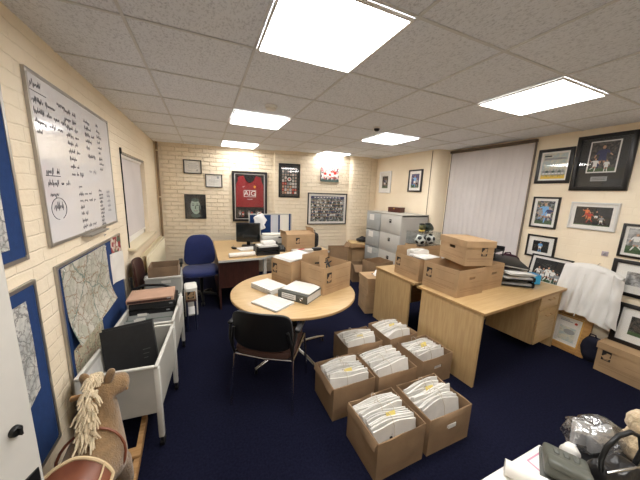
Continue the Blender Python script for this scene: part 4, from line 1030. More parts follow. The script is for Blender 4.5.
# ------------------------------------------------------------------ things at the back of the near desk
def tray(m, z, L=.33, W=.25, h=.05):
    m.bx((-L / 2, -W / 2, z), (L / 2, W / 2, z + .004)); m.bx((-L / 2, W / 2 - .004, z), (L / 2, W / 2, z + h)); m.bx((-L / 2, -W / 2, z), (-L / 2 + .004, W / 2, z + h)); m.bx((L / 2 - .004, -W / 2, z), (L / 2, W / 2, z + h)); m.bx((-L / 2, -W / 2, z), (L / 2, -W / 2 + .004, z + .014))
t = thing('letter_tray', 'tall black letter tray tower behind the desk boxes', 'letter tray', (3.17, 2.02, DZ + .004), math.radians(12))
for k in range(4): m = MB(); tray(m, .004 + .11 * k, .26, .24, .05); m.build('tray', 'black', t)
for sx in (-1, 1):
    for sy in (-1, 1): MB().cyl((sx * .12, sy * .11, 0), (sx * .12, sy * .11, .385), .006).build('post', 'black', t)
t = thing('letter_tray', 'low black letter tray full of papers beside the blue card box', 'letter tray', (3.19, 1.72, DZ + .010), math.radians(-38))
for k in range(2): m = MB(); tray(m, .004 + .065 * k, .33, .25, .045); m.build('tray', 'black', t)
for sx in (-1, 1):
    for sy in (-1, 1): MB().cyl((sx * .155, sy * .115, -.002), (sx * .155, sy * .115, .11), .006).build('post', 'black', t)
for k in range(3):
    t = thing('loose_papers', ['bottom sheaf of papers in the low black letter tray', 'middle sheaf of papers in the low black letter tray', 'top untidy sheaf on the low black letter tray'][k], 'papers', (3.19 + .01 * k, 1.72 - .01 * k, DZ + [.02, .085, .132][k]), (0, [.0, 0, .05][k], math.radians(-38 + 9 * k)), 'papers in the low letter tray')
    m = MB()
    for j in range(5): m.sheet(lambda u, v, j=j: ((u - .5) * .29 + .004 * j, (v - .5) * .205, .004 * j + .004 * math.sin(u * 4 + j + k)), 6, 4, j % 2, t=.002)
    m.build('sheets', ['paper', 'paper2'], t)
t = thing('black_folder', 'black folder lying slanted across the top of the trays', 'folder', (3.22, 1.86, DZ + .235), (math.radians(15), math.radians(8), math.radians(-28)))
m = MB().rbox((0, 0, .012), (.44, .28, .006), .002); m.rbox((0, 0, -.012), (.44, .28, .006), .002); m.rbox((0, .14, 0), (.44, .006, .030), .002); m.build('cover', 'black', t)
MB().bx((-.21, -.13, -.008), (.21, .13, .008)).build('papers', 'paperE', t)
t = thing('blue_card_box', 'bright blue card box on the near desk by the leaning photo', 'box', (3.43, 1.69, DZ + .003), math.radians(-30))
MB().rbox((0, 0, .05), (.20, .13, .10), .003, 1).build('body', 'bluebook', t); MB().rbox((0, 0, .104), (.204, .134, .008), .002, 1).build('lid', mat('dark_cyan_card', (40, 128, 176), .5), t); MB().bx((-.06, -.067, .03), (.02, -.065, .07)).build('label', 'whiteM', t)
t = thing('padded_bag', 'dark maroon padded bag standing at the back corner of the near desk', 'bag', (3.50, 1.99, DZ + .004), math.radians(-12))
MB().se((0, 0, .135), (.17, .075, .135), .45, .5, 32, 16, 0, None, lambda p: Vector((p.x * (1 - .12 * (p.z / .135)), p.y + .008 * math.sin(p.x * 20), p.z - .02 * abs(p.x / .17) * (p.z > 0)))).build('body', 'maroon', t)
MB().tube([(-.15, -.03, .2), (-.06, -.075, .215), (.06, -.075, .215), (.15, -.03, .2)], .004).build('zip', 'black', t)
MB().tube([(-.05, 0, .262), (-.035, 0, .285), (.035, 0, .285), (.05, 0, .262)], .008).build('handle', 'maroon', t)
carton('tall narrow carton on end between the near desk and the wall', (3.762, 1.70, 0), PI / 2, .44, .105, .66, lines=(), bulge=.0, lid=False, name='narrow_carton', group='odd cartons')
t = rightpic('framed_photo', 'black framed team celebration photo leaning at the end of the near desk', 1.86, 1.45, 0, .36, .016, mw=.03, art=A_action('darkp', [(-.6, .05, .6, 'whitep', 'greyp', 0), (-.3, .0, .62, 'greyp', 'whitep', 2), (0, .04, .66, 'whitep', 'whitep', 0), (.3, .02, .6, 'whitep', 'greyp', 2), (.6, .0, .5, 'greyp', 'whitep', 1)], .16))
t.location = (3.765, 1.655, .664 + .178); t.rotation_euler = (math.radians(-11), 0, RW)

# filing cabinets
def cabinet(label, loc, w, labels):
    t = thing('filing_cabinet', label, 'filing cabinet', loc, -PI / 2, 'grey filing cabinets')   # local -y = front (faces -X)
    D_, Hc = .575, 1.35
    m = MB(); m.bx((-w / 2, .012, .03), (-w / 2 + .012, D_, Hc)); m.bx((w / 2 - .012, .012, .03), (w / 2, D_, Hc)); m.bx((-w / 2, .012, Hc - .02), (w / 2, D_, Hc)); m.bx((-w / 2, D_ - .01, .03), (w / 2, D_, Hc)); m.bx((-w / 2, .03, 0), (w / 2, D_, .03))
    m.bx((-w / 2 - .004, .0, Hc), (w / 2 + .004, D_ + .004, Hc + .012))
    m.build('carcass', 'grey', t)
    for k in range(4):
        z0 = .045 + k * .325
        d = MB().rbox((0, .004, z0 + .155), (w - (.03 if labels else .012), .022, .31 if labels else .322), .004 if labels else .002, 2).build('drawer', 'greyD' if labels else 'grey', t)
        m = MB(); hx = 0.0 if not labels else .14
        m.rbox((hx, -.010, z0 + .215), (.05, .014, .062) if not labels else (.10, .012, .016), .004, 2); m.build('handle', 'black' if not labels else 'greyD', d)
        if not labels: MB().rbox((hx, -.020, z0 + .226), (.056, .014, .012), .004).build('grip', 'chrome', d)
        if labels: MB().bx((-.12, -.0085, z0 + .175), (.03, -.0072, z0 + .285)).build('paper_label', 'paper', d)
    if not labels: MB().cyl((w / 2 - .06, .0, 1.32), (w / 2 - .06, -.006, 1.32), .010).build('lock', 'chrome', t)
    return t
cabinet('grey filing cabinet with white paper labels, nearer the back corner', (2.945, 4.15, 0), .46, True)
cabinet('grey filing cabinet with black handles, nearer the window blind', (2.945, 3.635, 0), .555, False)
t = thing('wooden_box', 'dark brown wooden box on top of the filing cabinets', 'box', (3.33, 3.98, 1.3625), math.radians(-70))
MB().rbox((0, 0, .035), (.26, .17, .07), .003, 1).build('body', 'brownbox', t); MB().rbox((0, 0, .082), (.265, .175, .022), .004, 1).build('lid', 'brownbox', t); MB().box((0, -.086, .07), (.03, .006, .024)).build('clasp', 'brass', t)

# boxes between the round table and the cabinets
carton('lower cardboard box of the pair beside the left desk', (2.235, 3.0, 0), math.radians(-14), .36, .31, .272, lines=('-y', '-x'))
carton('upper lidded cardboard box of the pair beside the left desk', (2.225, 2.995, .274), math.radians(-9), .35, .30, .245, logos=[('+x', .1)], lines=('-y', '-x'), lid=True)
t = thing('crumpled_paper', 'crumpled white paper on top of the upper box beside the left desk', 'paper', (2.25, 2.95, .531), (0, 0, .4))
MB().sheet(lambda u, v: ((u - .5) * .18, (v - .5) * .13, .035 + .028 * math.sin(u * 7 + v * 3) * math.cos(v * 6)), 12, 10, t=.001).build('sheet', 'paper', t)
carton('lower cardboard box under the open crumpled one by the cabinets', (2.72, 3.62, 0), math.radians(6), .40, .32, .30, logos=[('-y', -.35)], lines=('-y',))
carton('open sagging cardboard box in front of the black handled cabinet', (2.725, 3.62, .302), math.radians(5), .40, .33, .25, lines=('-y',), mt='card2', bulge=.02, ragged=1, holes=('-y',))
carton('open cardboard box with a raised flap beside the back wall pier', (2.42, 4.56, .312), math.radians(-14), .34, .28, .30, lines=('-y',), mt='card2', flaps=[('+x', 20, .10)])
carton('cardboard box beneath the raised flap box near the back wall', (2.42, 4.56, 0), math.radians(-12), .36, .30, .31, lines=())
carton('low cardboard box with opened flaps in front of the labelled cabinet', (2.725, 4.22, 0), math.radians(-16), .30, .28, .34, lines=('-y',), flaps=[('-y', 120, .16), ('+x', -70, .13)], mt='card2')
carton('cardboard box leaning by the lower drawers of the labelled cabinet', (2.99, 4.70, 0), math.radians(-6), .40, .28, .53, lines=(), flaps=[('-y', 40, .12)])
t = thing('flat_carton', 'flat pale carton lying on boxes in the back corner', 'box', (2.78, 4.62, .61), (math.radians(3), math.radians(4), math.radians(-15)))
t.location = (2.98, 4.70, .548)
MB().rbox((0, 0, .05), (.40, .30, .10), .004).build('body', 'card', t); MB().rbox((0, 0, .105), (.405, .305, .012), .004).build('lid', mat('pale_card', (206, 178, 130), .8), t)
t = thing('black_bag', 'small black bag on the pale flat carton in the back corner', 'bag', (3.06, 4.70, .668), .3)
MB().se((0, 0, .045), (.12, .08, .045), .6, .6, 24, 12, 0, None, lambda p: Vector((p.x, p.y, p.z * (1 + .3 * math.sin(p.x * 25))))).build('body', 'blackF', t); MB().tube([(-.06, 0, .08), (-.03, -.02, .115), (.03, -.02, .115), (.06, 0, .08)], .008).build('handle', 'black', t)

# ------------------------------------------------------------------ on the round table
TZ = .7206
carton('open cardboard box with a torn tab on the right of the round table', (1.107, 2.322, TZ), math.radians(22), .40, .325, .268, logos=[('-y', -.33)], lines=('-y', '-x', '+x'), flaps=[('+y', -10, .07)])
carton('cardboard box topped with white papers on the round table', (.853, 2.615, TZ), math.radians(28), .36, .30, .262, logos=[('-x', -.30)], lines=('-x', '-y'))
t = thing('paper_stack', 'white papers spread over the left box on the round table', 'papers', (.853, 2.605, TZ + .266), (0, 0, math.radians(24)))
m = MB()
for k in range(6): m.sheet(lambda u, v, k=k: ((u - .5) * (.36 - .012 * k) + .012 * k, (v - .5) * .28, .0035 * k + (.0 if u < .7 else -.05 * (u - .7) ** 2) + .004 * math.sin(u * 3 + k)), 10, 6, k % 2, t=.0018)
m.build('sheets', ['paper', 'paper2'], t)
t = thing('cable_bundle', 'bundle of black and white leads in the open box on the table', 'cables', (1.10, 2.36, TZ + .01), .3)
q = random.Random(3)
for k in range(6):
    pts = [(q.uniform(-.10, .10), q.uniform(-.07, .07), .03 + .24 * i / 5 + .03 * math.sin(i + k)) for i in range(6)]
    MB().tube(pts, .007, 7).build('lead', 'white' if k == 2 else 'black', t)
t = thing('cardboard_tab', 'torn cardboard tab standing up in the open box on the table', 'card', (1.07, 2.27, TZ + .01), (math.radians(-8), 0, math.radians(22)))
MB().sheet(lambda u, v: ((u - .5) * .10 * (1 - .2 * v), .006 * math.sin(u * 4), v * .33), 4, 6, t=.004).build('tab', 'card', t)
def stack(name, label, loc, rot, w, d, n, tk, seed, cat='papers'):
    t = thing(name, label, cat, loc, (0, 0, rot)); q = random.Random(seed); m = MB()
    for k in range(n):
        dx, dy, da = q.uniform(-.004, .004), q.uniform(-.004, .004), q.uniform(-.03, .03)
        m.rbox((dx, dy, tk * (k + .5)), (w, d, tk * .92), min(.001, tk * .3), 1, k % 2, Rz(da))
    m.build('sheets', ['paper', 'paperE'], t); return t
stack('paper_stack', 'thick stack of stapled papers at the back left of the round table', (.545, 2.44, TZ), math.radians(-62), .30, .205, 9, .0056, 5)
stack('paper_stack', 'thin white document lying by the chair on the round table', (.50, 2.09, TZ), math.radians(-58), .295, .225, 4, .004, 6)
t = bpy.data.objects[-1] if False else None
def lever_arch(label, loc, rot, cov='black', w=.315, d=.285, th=.072):
    """file lying flat, spine on -y"""
    t = thing('lever_arch_file', label, 'file', loc, rot)
    m = MB(); m.rbox((0, 0, .0015), (w, d, .003), .001, 1); m.rbox((0, 0, th - .0015), (w, d, .003), .001, 1); m.rbox((0, -d / 2 + .0015, th / 2), (w, .003, th), .001, 1); m.build('cover', cov, t)
    MB().bx((-w / 2 + .008, -d / 2 + .006, .004), (w / 2 - .008, d / 2 - .006, th * .86)).build('papers', 'paperE', t)
    MB().bx((-w * .36, -d / 2 - .0008, .012), (w * .12, -d / 2 + .0002, th - .012)).build('spine_label', 'paper', t)
    m = MB()
    for k in range(2): m.bx((-w * .33, -d / 2 - .0012, .026 + .018 * k), (w * .05, -d / 2 - .0009, .030 + .018 * k))
    m.build('label_writing', 'marker', t)
    m = MB().tube([(w * .30 + .013 * math.cos(a), -d / 2 - .001, th / 2 + .013 * math.sin(a)) for a in [2 * PI * i / 16 for i in range(16)]], .003, 6, close=True); m.build('finger_ring', 'chrome', t)
    return t
t = lever_arch('grey black lever arch file lying on the round table', (.785, 2.172, TZ), math.radians(-52), 'greypd')
stack('paper_stack', 'white sheets lying on the lever arch file', (.80, 2.185, TZ + .073), math.radians(-50), .29, .25, 3, .003, 9)

# ------------------------------------------------------------------ on the far corner desk
FZ = .7206
t = thing('monitor', 'black computer monitor at the left of the far desk', 'monitor', (.655, 4.54, FZ), math.radians(-14))
MB().rbox((0, 0, .24), (.40, .035, .33), .008).build('casing', 'black', t)
MB().bx((-.185, -.0185, .095), (.185, -.0172, .385)).build('screen', 'screen', t)
MB().rbox((.204, 0, .24), (.012, .03, .32), .004).build('silver_edge', 'greypl', t)
m = MB().rbox((0, .03, .10), (.06, .03, .2), .006); m.rbox((0, .02, .008), (.22, .16, .016), .006); m.build('stand', 'black', t)
t = thing('desk_screen', 'blue and white desk divider screen behind the monitor', 'screen', (1.08, 4.70, FZ), math.radians(-2))
def fr(m, x0, x1, z0, z1, b=.02, d=.03):
    m.bx((x0, -d / 2, z0), (x0 + b, d / 2, z1)); m.bx((x1 - b, -d / 2, z0), (x1, d / 2, z1)); m.bx((x0 + b, -d / 2, z0), (x1 - b, d / 2, z0 + b)); m.bx((x0 + b, -d / 2, z1 - b), (x1 - b, d / 2, z1))
m = MB(); fr(m, -.39, .39, .06, .545); m.build('frame', 'greypl', t)
MB().bx((-.37, -.01, .08), (-.03, .01, .525)).build('felt_panel', 'blueB', t)
MB().bx((.0, -.006, .08), (.14, .006, .525)).build('clear_panel', mat('frosted_panel', (196, 200, 206), .3), t)
MB().bx((.17, -.006, .08), (.34, .006, .525)).build('white_panel', 'whiteM', t)
m = MB(); m.bx((-.03, -.014, .08), (.0, .014, .525)); m.bx((.14, -.014, .08), (.17, .014, .525)); m.bx((.34, -.016, .06), (.37, .016, .545)); m.build('blue_post', 'blueB', t)
m = MB(); m.bx((-.36, -.1, 0), (-.33, .1, .015)); m.bx((.33, -.1, 0), (.36, .1, .015)); m.bx((-.36, -.012, 0), (-.33, .012, .07)); m.bx((.33, -.012, 0), (.36, .012, .07)); m.build('foot', 'greypl', t)
t = thing('white_carrier_bag', 'crumpled white carrier bag hanging on the desk divider', 'bag', (.875, 4.635, FZ + .31))
MB().se((0, 0, .09), (.10, .032, .15), .7, .7, 32, 20, 0, None, lambda p: Vector((p.x * (1 + .15 * math.sin(p.z * 30)) + .012 * math.sin(p.z * 50), p.y * (1 + .4 * math.sin(p.x * 40 + p.z * 22)), p.z + .012 * math.sin(p.x * 35)))).build('body', mat('white_polythene', (232, 233, 234), .35, bump=.5, bscale=20), t)
m = MB().tube([(-.03, 0, .19), (-.035, .03, .245), (0, .06, .262), (.035, .03, .245), (.03, 0, .19)], .006); m.build('handle', 'white', t)
t = thing('printer', 'pale grey printer on the far desk, behind the black trays', 'printer', (1.04, 4.36, FZ), math.radians(-4))
MB().rbox((0, 0, .10), (.40, .30, .20), .025, 4).build('body', 'greypl', t); MB().rbox((0, .06, .215), (.34, .16, .03), .01, 3).build('lid', 'whiteM', t)
MB().rbox((0, -.153, .07), (.28, .012, .05), .004).build('paper_slot', 'greypd', t); MB().rbox((.12, -.13, .19), (.10, .05, .02), .004).build('control_panel', 'black', t)
t = thing('desk_phone', 'black desk phone in front of the printer', 'phone', (1.09, 4.06, FZ), math.radians(-20))
m = MB(); m.prism([(-.09, -.09, 0), (-.09, .09, 0), (-.09, .09, .08), (-.09, -.09, .03)], (.18, 0, 0)); m.build('base', 'black', t)
MB().tube([(-.07, -.10, .07), (-.07, -.05, .10), (-.07, .05, .115), (-.07, .09, .11)], [.024, .014, .014, .024], 10).build('handset', 'black', t)
m = MB()
for i in range(3):
    for j in range(4): m.box((.0 + .028 * i, -.05 + .024 * j, .045 + .0115 * j), (.018, .014, .008))
m.build('keys', 'greyp', t)
for k in range(2):
    t = thing('document_tray', ['lower black document tray on the far desk', 'upper black document tray on the far desk'][k], 'letter tray', (.84, 3.93, FZ + .068 * k), math.radians(2), 'document trays on the far desk')
    m = MB(); m.rbox((0, 0, .004), (.35, .26, .008), .002, 1); m.bx((-.175, -.13, .008), (-.168, .13, .058)); m.bx((.168, -.13, .008), (.175, .13, .058)); m.bx((-.168, .123, .008), (.168, .13, .058)); m.bx((-.168, -.13, .008), (.168, -.124, .052))
    m.build('tray', 'black', t)
    m = MB()
    for sx in (-1, 1):
        for sy in (-1, 1): m.box((sx * .165, sy * .12, .0615), (.02, .02, .011))
    m.build('spacer', 'black', t)
    stack('paper_stack', ['papers in the lower black document tray', 'papers heaped in the upper black document tray'][k], (.84, 3.93, FZ + .009 + .068 * k), math.radians(3 + 4 * k), .29, .21, 4 if k == 0 else 8, .008, 20 + k)
t = thing('white_box', 'small white box on top of the black document trays', 'box', (.87, 3.95, FZ + .1425), math.radians(10))
MB().rbox((0, 0, .022), (.20, .13, .044), .006).build('body', 'white', t); MB().rbox((0, -.0, .046), (.19, .12, .006), .003).build('lid', 'whiteM', t)
t = thing('paper_roll', 'long white paper roll at the front edge of the far desk', 'paper roll', (.46, 3.80, FZ + .034), math.radians(8))
m = MB().cyl((-.185, 0, 0), (.185, 0, 0), .034, n=24, caps=False); m.cyl((-.184, 0, 0), (.184, 0, 0), .028, n=24, caps=False)
m.build('outer_sheet', 'paper', t); m = MB()
for k in range(3): m.cyl((-.183, 0, 0), (.183, 0, 0), .024 - .006 * k, n=20, caps=k == 2)
m.build('inner_turns', 'paper2', t)
stack('paper_stack', 'loose white papers in front of the monitor', (.60, 4.30, FZ), math.radians(15), .30, .21, 4, .004, 31)
t = thing('mouse', 'black computer mouse on the far desk left of the loose papers', 'mouse', (.40, 4.36, FZ), .5)
MB().se((0, 0, .014), (.032, .055, .02), .8, .8, 20, 10, 0, None, lambda p: Vector((p.x, p.y, max(p.z, -.014)))).build('body', 'black', t); MB().cyl((-.004, .03, .034), (.004, .03, .034), .006).build('wheel', 'greyp', t)
MB().tube([(0, .05, .01), (.02, .12, .004), (.1, .17, .004), (.16, .26, .004)], .003).build('cable', 'black', t)
t = carton('closed cardboard box with printed logo on the far desk', (1.41, 4.13, FZ), math.radians(3), .50, .32, .27, logos=[('-y', -.12)], lines=('-y',), lid=False, flaps=[('-y', -84, .15), ('+y', -86, .15), ('+x', -30, .10), ('-x', 14, .06)])
t = thing('black_bag', 'black bag standing behind the right end of the far desk box', 'bag', (1.74, 4.22, FZ), .2)
MB().se((0, 0, .13), (.055, .12, .13), .5, .6, 24, 14).build('body', 'blackF', t); MB().tube([(0, -.05, .25), (0, -.03, .30), (0, .03, .30), (0, .05, .25)], .008).build('handle', 'black', t)
stack('paper_stack', 'pile of papers with a red card in front of the far desk box', (1.42, 3.90, FZ), math.radians(-4), .34, .12, 6, .006, 33)
t = thing('red_card', 'small red card on the paper pile in front of the far desk box', 'card', (1.40, 3.90, FZ + .0375), .3)
MB().rbox((0, 0, .002), (.12, .06, .004), .001, 1).build('card', 'redp', t)
t = thing('black_pouch', 'black pouch at the front right of the far desk', 'pouch', (1.68, 3.92, FZ), .1)
MB().se((0, 0, .025), (.09, .05, .025), .6, .6, 24, 10).build('body', 'blackF', t); MB().tube([(-.07, 0, .048), (0, 0, .052), (.07, 0, .048)], .004).build('zip', 'greyp', t)

# ------------------------------------------------------------------ filing trolleys, left wall
def trolley(label, loc, rot, L):
    """tub on castors; local x across (0.4), y along"""
    t = thing('filing_trolley', label, 'trolley', loc, rot, 'grey filing trolleys'); W = .40; zb, zt = .265, .585
    m = MB(); th = .012
    m.bx((-W / 2, -L / 2, zb), (-W / 2 + th, L / 2, zt)); m.bx((W / 2 - th, -L / 2, zb), (W / 2, L / 2, zt)); m.bx((-W / 2 + th, -L / 2, zb), (W / 2 - th, -L / 2 + th, zt)); m.bx((-W / 2 + th, L / 2 - th, zb), (W / 2 - th, L / 2, zt)); m.bx((-W / 2 + th, -L / 2 + th, zb), (W / 2 - th, L / 2 - th, zb + th))
    m.build('tub', 'tub', t)
    m = MB()
    for s in (-1, 1): m.rbox((s * (W / 2 - .004), 0, zt + .004), (.022, L + .012, .014), .005); m.rbox((0, s * (L / 2 - .004), zt + .004), (W - .03, .022, .014), .005)
    m.build('rim', 'rim', t)
    for sx in (-1, 1):
        for sy in (-1, 1):
            x, y = sx * (W / 2 - .006), sy * (L / 2 - .015)
            l = MB().rbox((x, y, .325), (.032, .032, .50), .005).build('leg', 'rim', t)
            m = MB(); m.cyl((x, y, .045), (x, y, .078), .012); m.cyl((x - .012, y + .012, .028), (x + .012, y + .012, .028), .028, n=18); m.build('castor', 'black', l)
    return t
TR1 = trolley('near pale grey filing trolley holding the big black file, left wall', (-.495, 1.985, 0), math.radians(-4), .54)
TR2 = trolley('far pale grey filing trolley full of flat files, left wall', (-.475, 2.60, 0), math.radians(-2), .60)
# big black file standing in the near trolley, its cover towards the camera
t = thing('lever_arch_file', 'large black file leaning upright in the near filing trolley', 'file', (-.50, 1.98, .335), (math.radians(-10), math.radians(-4), math.radians(6)))
m = MB(); m.rbox((0, 0, .195), (.30, .004, .39), .001, 1); m.rbox((0, .066, .195), (.30, .004, .39), .001, 1); m.rbox((.148, .033, .195), (.004, .066, .39), .001, 1); m.build('cover', 'blackM', t)
MB().bx((-.14, .006, .012), (.140, .058, .375)).build('papers', 'paperE', t)
m = MB()
for k in range(3): m.bx((.07, -.0028, .20 - .03 * k), (.115 - .01 * k, -.0018, .204 - .03 * k))
m.build('embossed_lines', 'greypd', t)
t = thing('lever_arch_file', 'small black ring file lying low in front of the large black file', 'file', (-.50, 1.86, .34), (math.radians(38), 0, math.radians(12)))
m = MB(); m.rbox((0, 0, 0), (.24, .20, .004), .001, 1); m.rbox((0, 0, .06), (.24, .20, .004), .001, 1); m.rbox((0, -.10, .03), (.24, .004, .064), .001, 1); m.build('cover', 'black', t)
MB().bx((-.11, -.09, .004), (.11, .09, .055)).build('papers', 'paperE', t)
MB().tube([(-.06 + .014 * math.cos(a), -.103, .03 + .014 * math.sin(a)) for a in [2 * PI * i / 16 for i in range(16)]], .003, 6, close=True).build('finger_ring', 'chrome', t)
t = thing('grey_folder', 'flat grey board leaning on the wall side inside the near trolley', 'folder', (-.665, 1.99, .285), (0, math.radians(-5), math.radians(-4)))
MB().rbox((0, 0, .15), (.006, .42, .30), .002, 1).build('cover', 'greypl', t); MB().box((.0045, 0, .15), (.003, .40, .28)).build('papers', 'paper2', t)
# the far trolley's files
sp = [('grey_folder', 'grey hanging file at the near end of the far filing trolley', -.225, .03, .30, 'greyD'), ('grey_folder', 'second hanging file from the near end of the far trolley, green', -.17, .03, .285, 'greencard'), ('grey_folder', 'third hanging file from the near end of the far trolley, grey', -.115, .03, .30, 'greyD'), ('grey_folder', 'fourth hanging file from the near end of the far trolley, black', -.06, .03, .27, 'black')]
for nm, lb, dy, tk, hh, mt_ in sp:
    t = thing('hanging_file', lb, 'folder', (-.475 + .035 * dy, 2.60 + dy, .280), (math.radians(-9), 0, math.radians(-2)), 'hanging files in the far trolley')
    m = MB(); m.bx((-.17, 0, 0), (.17, .002, hh)); m.bx((-.17, tk - .006, 0), (.17, tk - .004, hh * .96)); m.bx((-.17, .002, 0), (.17, tk - .006, .002)); m.build('sleeve', mt_, t)
    MB().bx((-.155, .0035, .004), (.155, tk - .008, hh * .93)).build('papers', 'paperE', t); MB().bx((-.10, -.0015, hh - .01), (-.03, 0, hh + .012)).build('index_tab', 'paper', t)
for k, (z, h_, mt_, lb, dx) in enumerate([(.525, .060, 'black', 'lower black box file lying across the far trolley', 0), (.588, .055, 'black', 'upper black box file lying across the far trolley', .01), (.646, .042, 'pinkcard', 'buff pink box file on top of the far trolley stack', -.01)]):
    t = thing('box_file', lb, 'file', (-.485 + dx, 2.755, z), math.radians(-2 + 2 * k), 'box files lying on the far trolley')
    w_ = .36 if k == 0 else .365
    if k == 0: w_ = .345
    m = MB().rbox((0, 0, h_ / 2), (w_, .26, h_), .003, 1); m.build('case', mt_, t)
    MB().bx((-w_ / 2 + .01, -.1312, .006), (w_ / 2 - .02, -.1302, h_ - .014)).build('paper_edge', 'blackM' if k < 2 else 'darkwood', t)
    MB().rbox((w_ / 2 - .04, -.131, h_ * .6), (.03, .006, .012), .002, 1).build('catch', 'greyp', t)
t = thing('paper_stack', 'white papers standing at the right side of the far trolley', 'papers', (-.305, 2.72, .30), (0, math.radians(6), math.radians(-2)))
m = MB()
for k in range(4): m.bx((.0 + .006 * k, -.13, 0), (.004 + .006 * k, .12, .34 - .015 * k))
m.build('sheets', ['paper'], t)

# grey drawer with the brown box, on the brown backed chair
t = thing('storage_tub', 'grey storage tub with a pale label standing on the armchair by the radiator', 'tub', (-.46, 3.33, .477), math.radians(2))
m = MB(); L, W, Hh = .34, .36, .235
m.bx((-L / 2, -W / 2, 0), (L / 2, -W / 2 + .012, Hh)); m.bx((-L / 2, W / 2 - .008, 0), (L / 2, W / 2, Hh)); m.bx((-L / 2, -W / 2 + .012, 0), (-L / 2 + .008, W / 2 - .008, Hh)); m.bx((L / 2 - .008, -W / 2 + .012, 0), (L / 2, W / 2 - .008, Hh)); m.bx((-L / 2, -W / 2, 0), (L / 2, W / 2, .006))
m.build('body', 'greypl', t); MB().rbox((0, -W / 2 - .004, Hh - .008), (L + .01, .02, .022), .004).build('front_rim', 'rim', t)
MB().bx((-.02, -W / 2 - .003, .165), (.07, -W / 2 - .0008, .195)).build('label', 'paper', t)
carton('brown cardboard box sitting in the grey tub on the armchair', (-.46, 3.34, .484), math.radians(2), .29, .29, .325, lines=(), mt='cardin', group='odd cartons', holes=('-y',))
t = thing('white_cup', 'small white cup at the left end of the grey tub', 'cup', (-.600, 3.30, .484))
t.location = (-.612, 3.17, .484)
MB().lathe([(0, .20), (.014, .20), (.015, .245), (.013, .245), (.012, .204)], n=18).build('cup', 'white', t); MB().lathe([(0, 0), (.012, 0), (.012, .2), (0, .2)], n=14).build('stem', 'white', t)
carton('small cardboard box on the thin legged chair beside the grey tub', (-.21, 3.34, .384), math.radians(4), .10, .22, .105, lines=(), group='odd cartons', logos=[('-y', .0)])
stack('paper_stack', 'white pad on the small box beside the grey tub', (-.205, 3.33, .491), math.radians(6), .11, .24, 5, .007, 41)
t = thing('white_box', 'white box on the floor between the grey tub and the blue chair', 'box', (-.235, 3.72, 0), math.radians(5))
MB().rbox((0, 0, .19), (.16, .20, .38), .006).build('body', 'whiteM', t); MB().rbox((0, 0, .386), (.166, .206, .014), .004).build('lid', 'paper', t)

# ------------------------------------------------------------------ plush rocking horse
t = thing('rocking_horse', 'tan plush rocking horse with cream mane and leather saddle, by the near trolley', 'rocking horse', (-.525, 1.10, -.0), 0)
def skinned(name, verts, edges, radii, mt_, parent, levels=2):
    me = bpy.data.meshes.new(name); me.from_pydata(verts, edges, []); o = bpy.data.objects.new(name, me); COL.objects.link(o)
    o.modifiers.new('s', 'SKIN'); sv = me.skin_vertices[0].data
    for i, r in enumerate(radii): sv[i].radius = (r, r) if not isinstance(r, tuple) else r
    sv[0].use_root = True
    ss = o.modifiers.new('ss', 'SUBSURF'); ss.levels = levels; ss.render_levels = levels
    dg = bpy.context.evaluated_depsgraph_get(); me2 = bpy.data.meshes.new_from_object(o.evaluated_get(dg)); bpy.data.objects.remove(o)
    me2.materials.clear(); me2.materials.append(M[mt_])
    for p in me2.polygons: p.use_smooth = True
    o = bpy.data.objects.new(name, me2); COL.objects.link(o); o.parent = parent; me2.name = name
    return o
HV = [(0, -.02, .43), (0, .14, .42), (0, .27, .43), (.0, .335, .52), (.0, .355, .61), (.015, .37, .675), (.065, .395, .675), (.115, .425, .655), (0, -.20, .44), (0, -.30, .42),
      (.075, .27, .33), (.085, .31, .22), (.085, .33, .11), (-.075, .27, .33), (-.085, .31, .22), (-.085, .33, .11),
      (.075, -.26, .32), (.085, -.30, .22), (.085, -.32, .11), (-.075, -.26, .32), (-.085, -.30, .22), (-.085, -.32, .11)]
HE = [(0, 1), (1, 2), (2, 3), (3, 4), (4, 5), (5, 6), (6, 7), (0, 8), (8, 9), (2, 10), (10, 11), (11, 12), (2, 13), (13, 14), (14, 15), (9, 16), (16, 17), (17, 18), (9, 19), (19, 20), (20, 21)]
HR = [.100, .105, .115, .092, .080, .078, .060, .050, .102, .085, .06, .04, .032, .06, .04, .032, .065, .042, .032, .065, .042, .032]
skinned('body', HV, HE, HR, 'plush', t)
m = MB(); q = random.Random(5)
for k in range(260):
    s_ = q.random(); y = .395 - .17 * s_ + (.05 if s_ < .15 else 0); z = .755 - .285 * s_; 
    if s_ < .25: y = .40 - .06 * s_ / .25; z = .745 - .02 * s_
    else: s2 = (s_ - .25) / .75; y = .305 - .10 * s2; z = .725 - .19 * s2
    x = q.uniform(-.020, .020); sd = q.choice((-1, 1)) * q.uniform(.2, 1); L = q.uniform(.026, .05)
    p0 = Vector((x, y, z)); p1 = p0 + Vector((sd * L * .5, -.03 + q.uniform(-.015, .01), .010)); p2 = p1 + Vector((sd * L * .3, -.012 + q.uniform(-.02, .02), -L * .55))
    m.tube([p0, p0.lerp(p1, .6) + Vector((0, -.008, .012)), p1, p2], [.006, .0065, .0055, .003], 5)
m.build('mane', 'mane', t)
for s in (-1, 1):
    MB().se((s * .045 + .01, .355, .745), (.02, .016, .042), .8, .8, 16, 10, 0, Ry(s * .35)).build('ear', 'plush', t)
MB().cyl((-.115, .385, .645), (.115, .385, .645), .013, n=16).build('handle', 'pine', t)
for s in (-1, 1): MB().se((.045 + s * .05, .415, .69), (.01, .01, .01), 1, 1, 12, 8).build('eye', 'black', t)
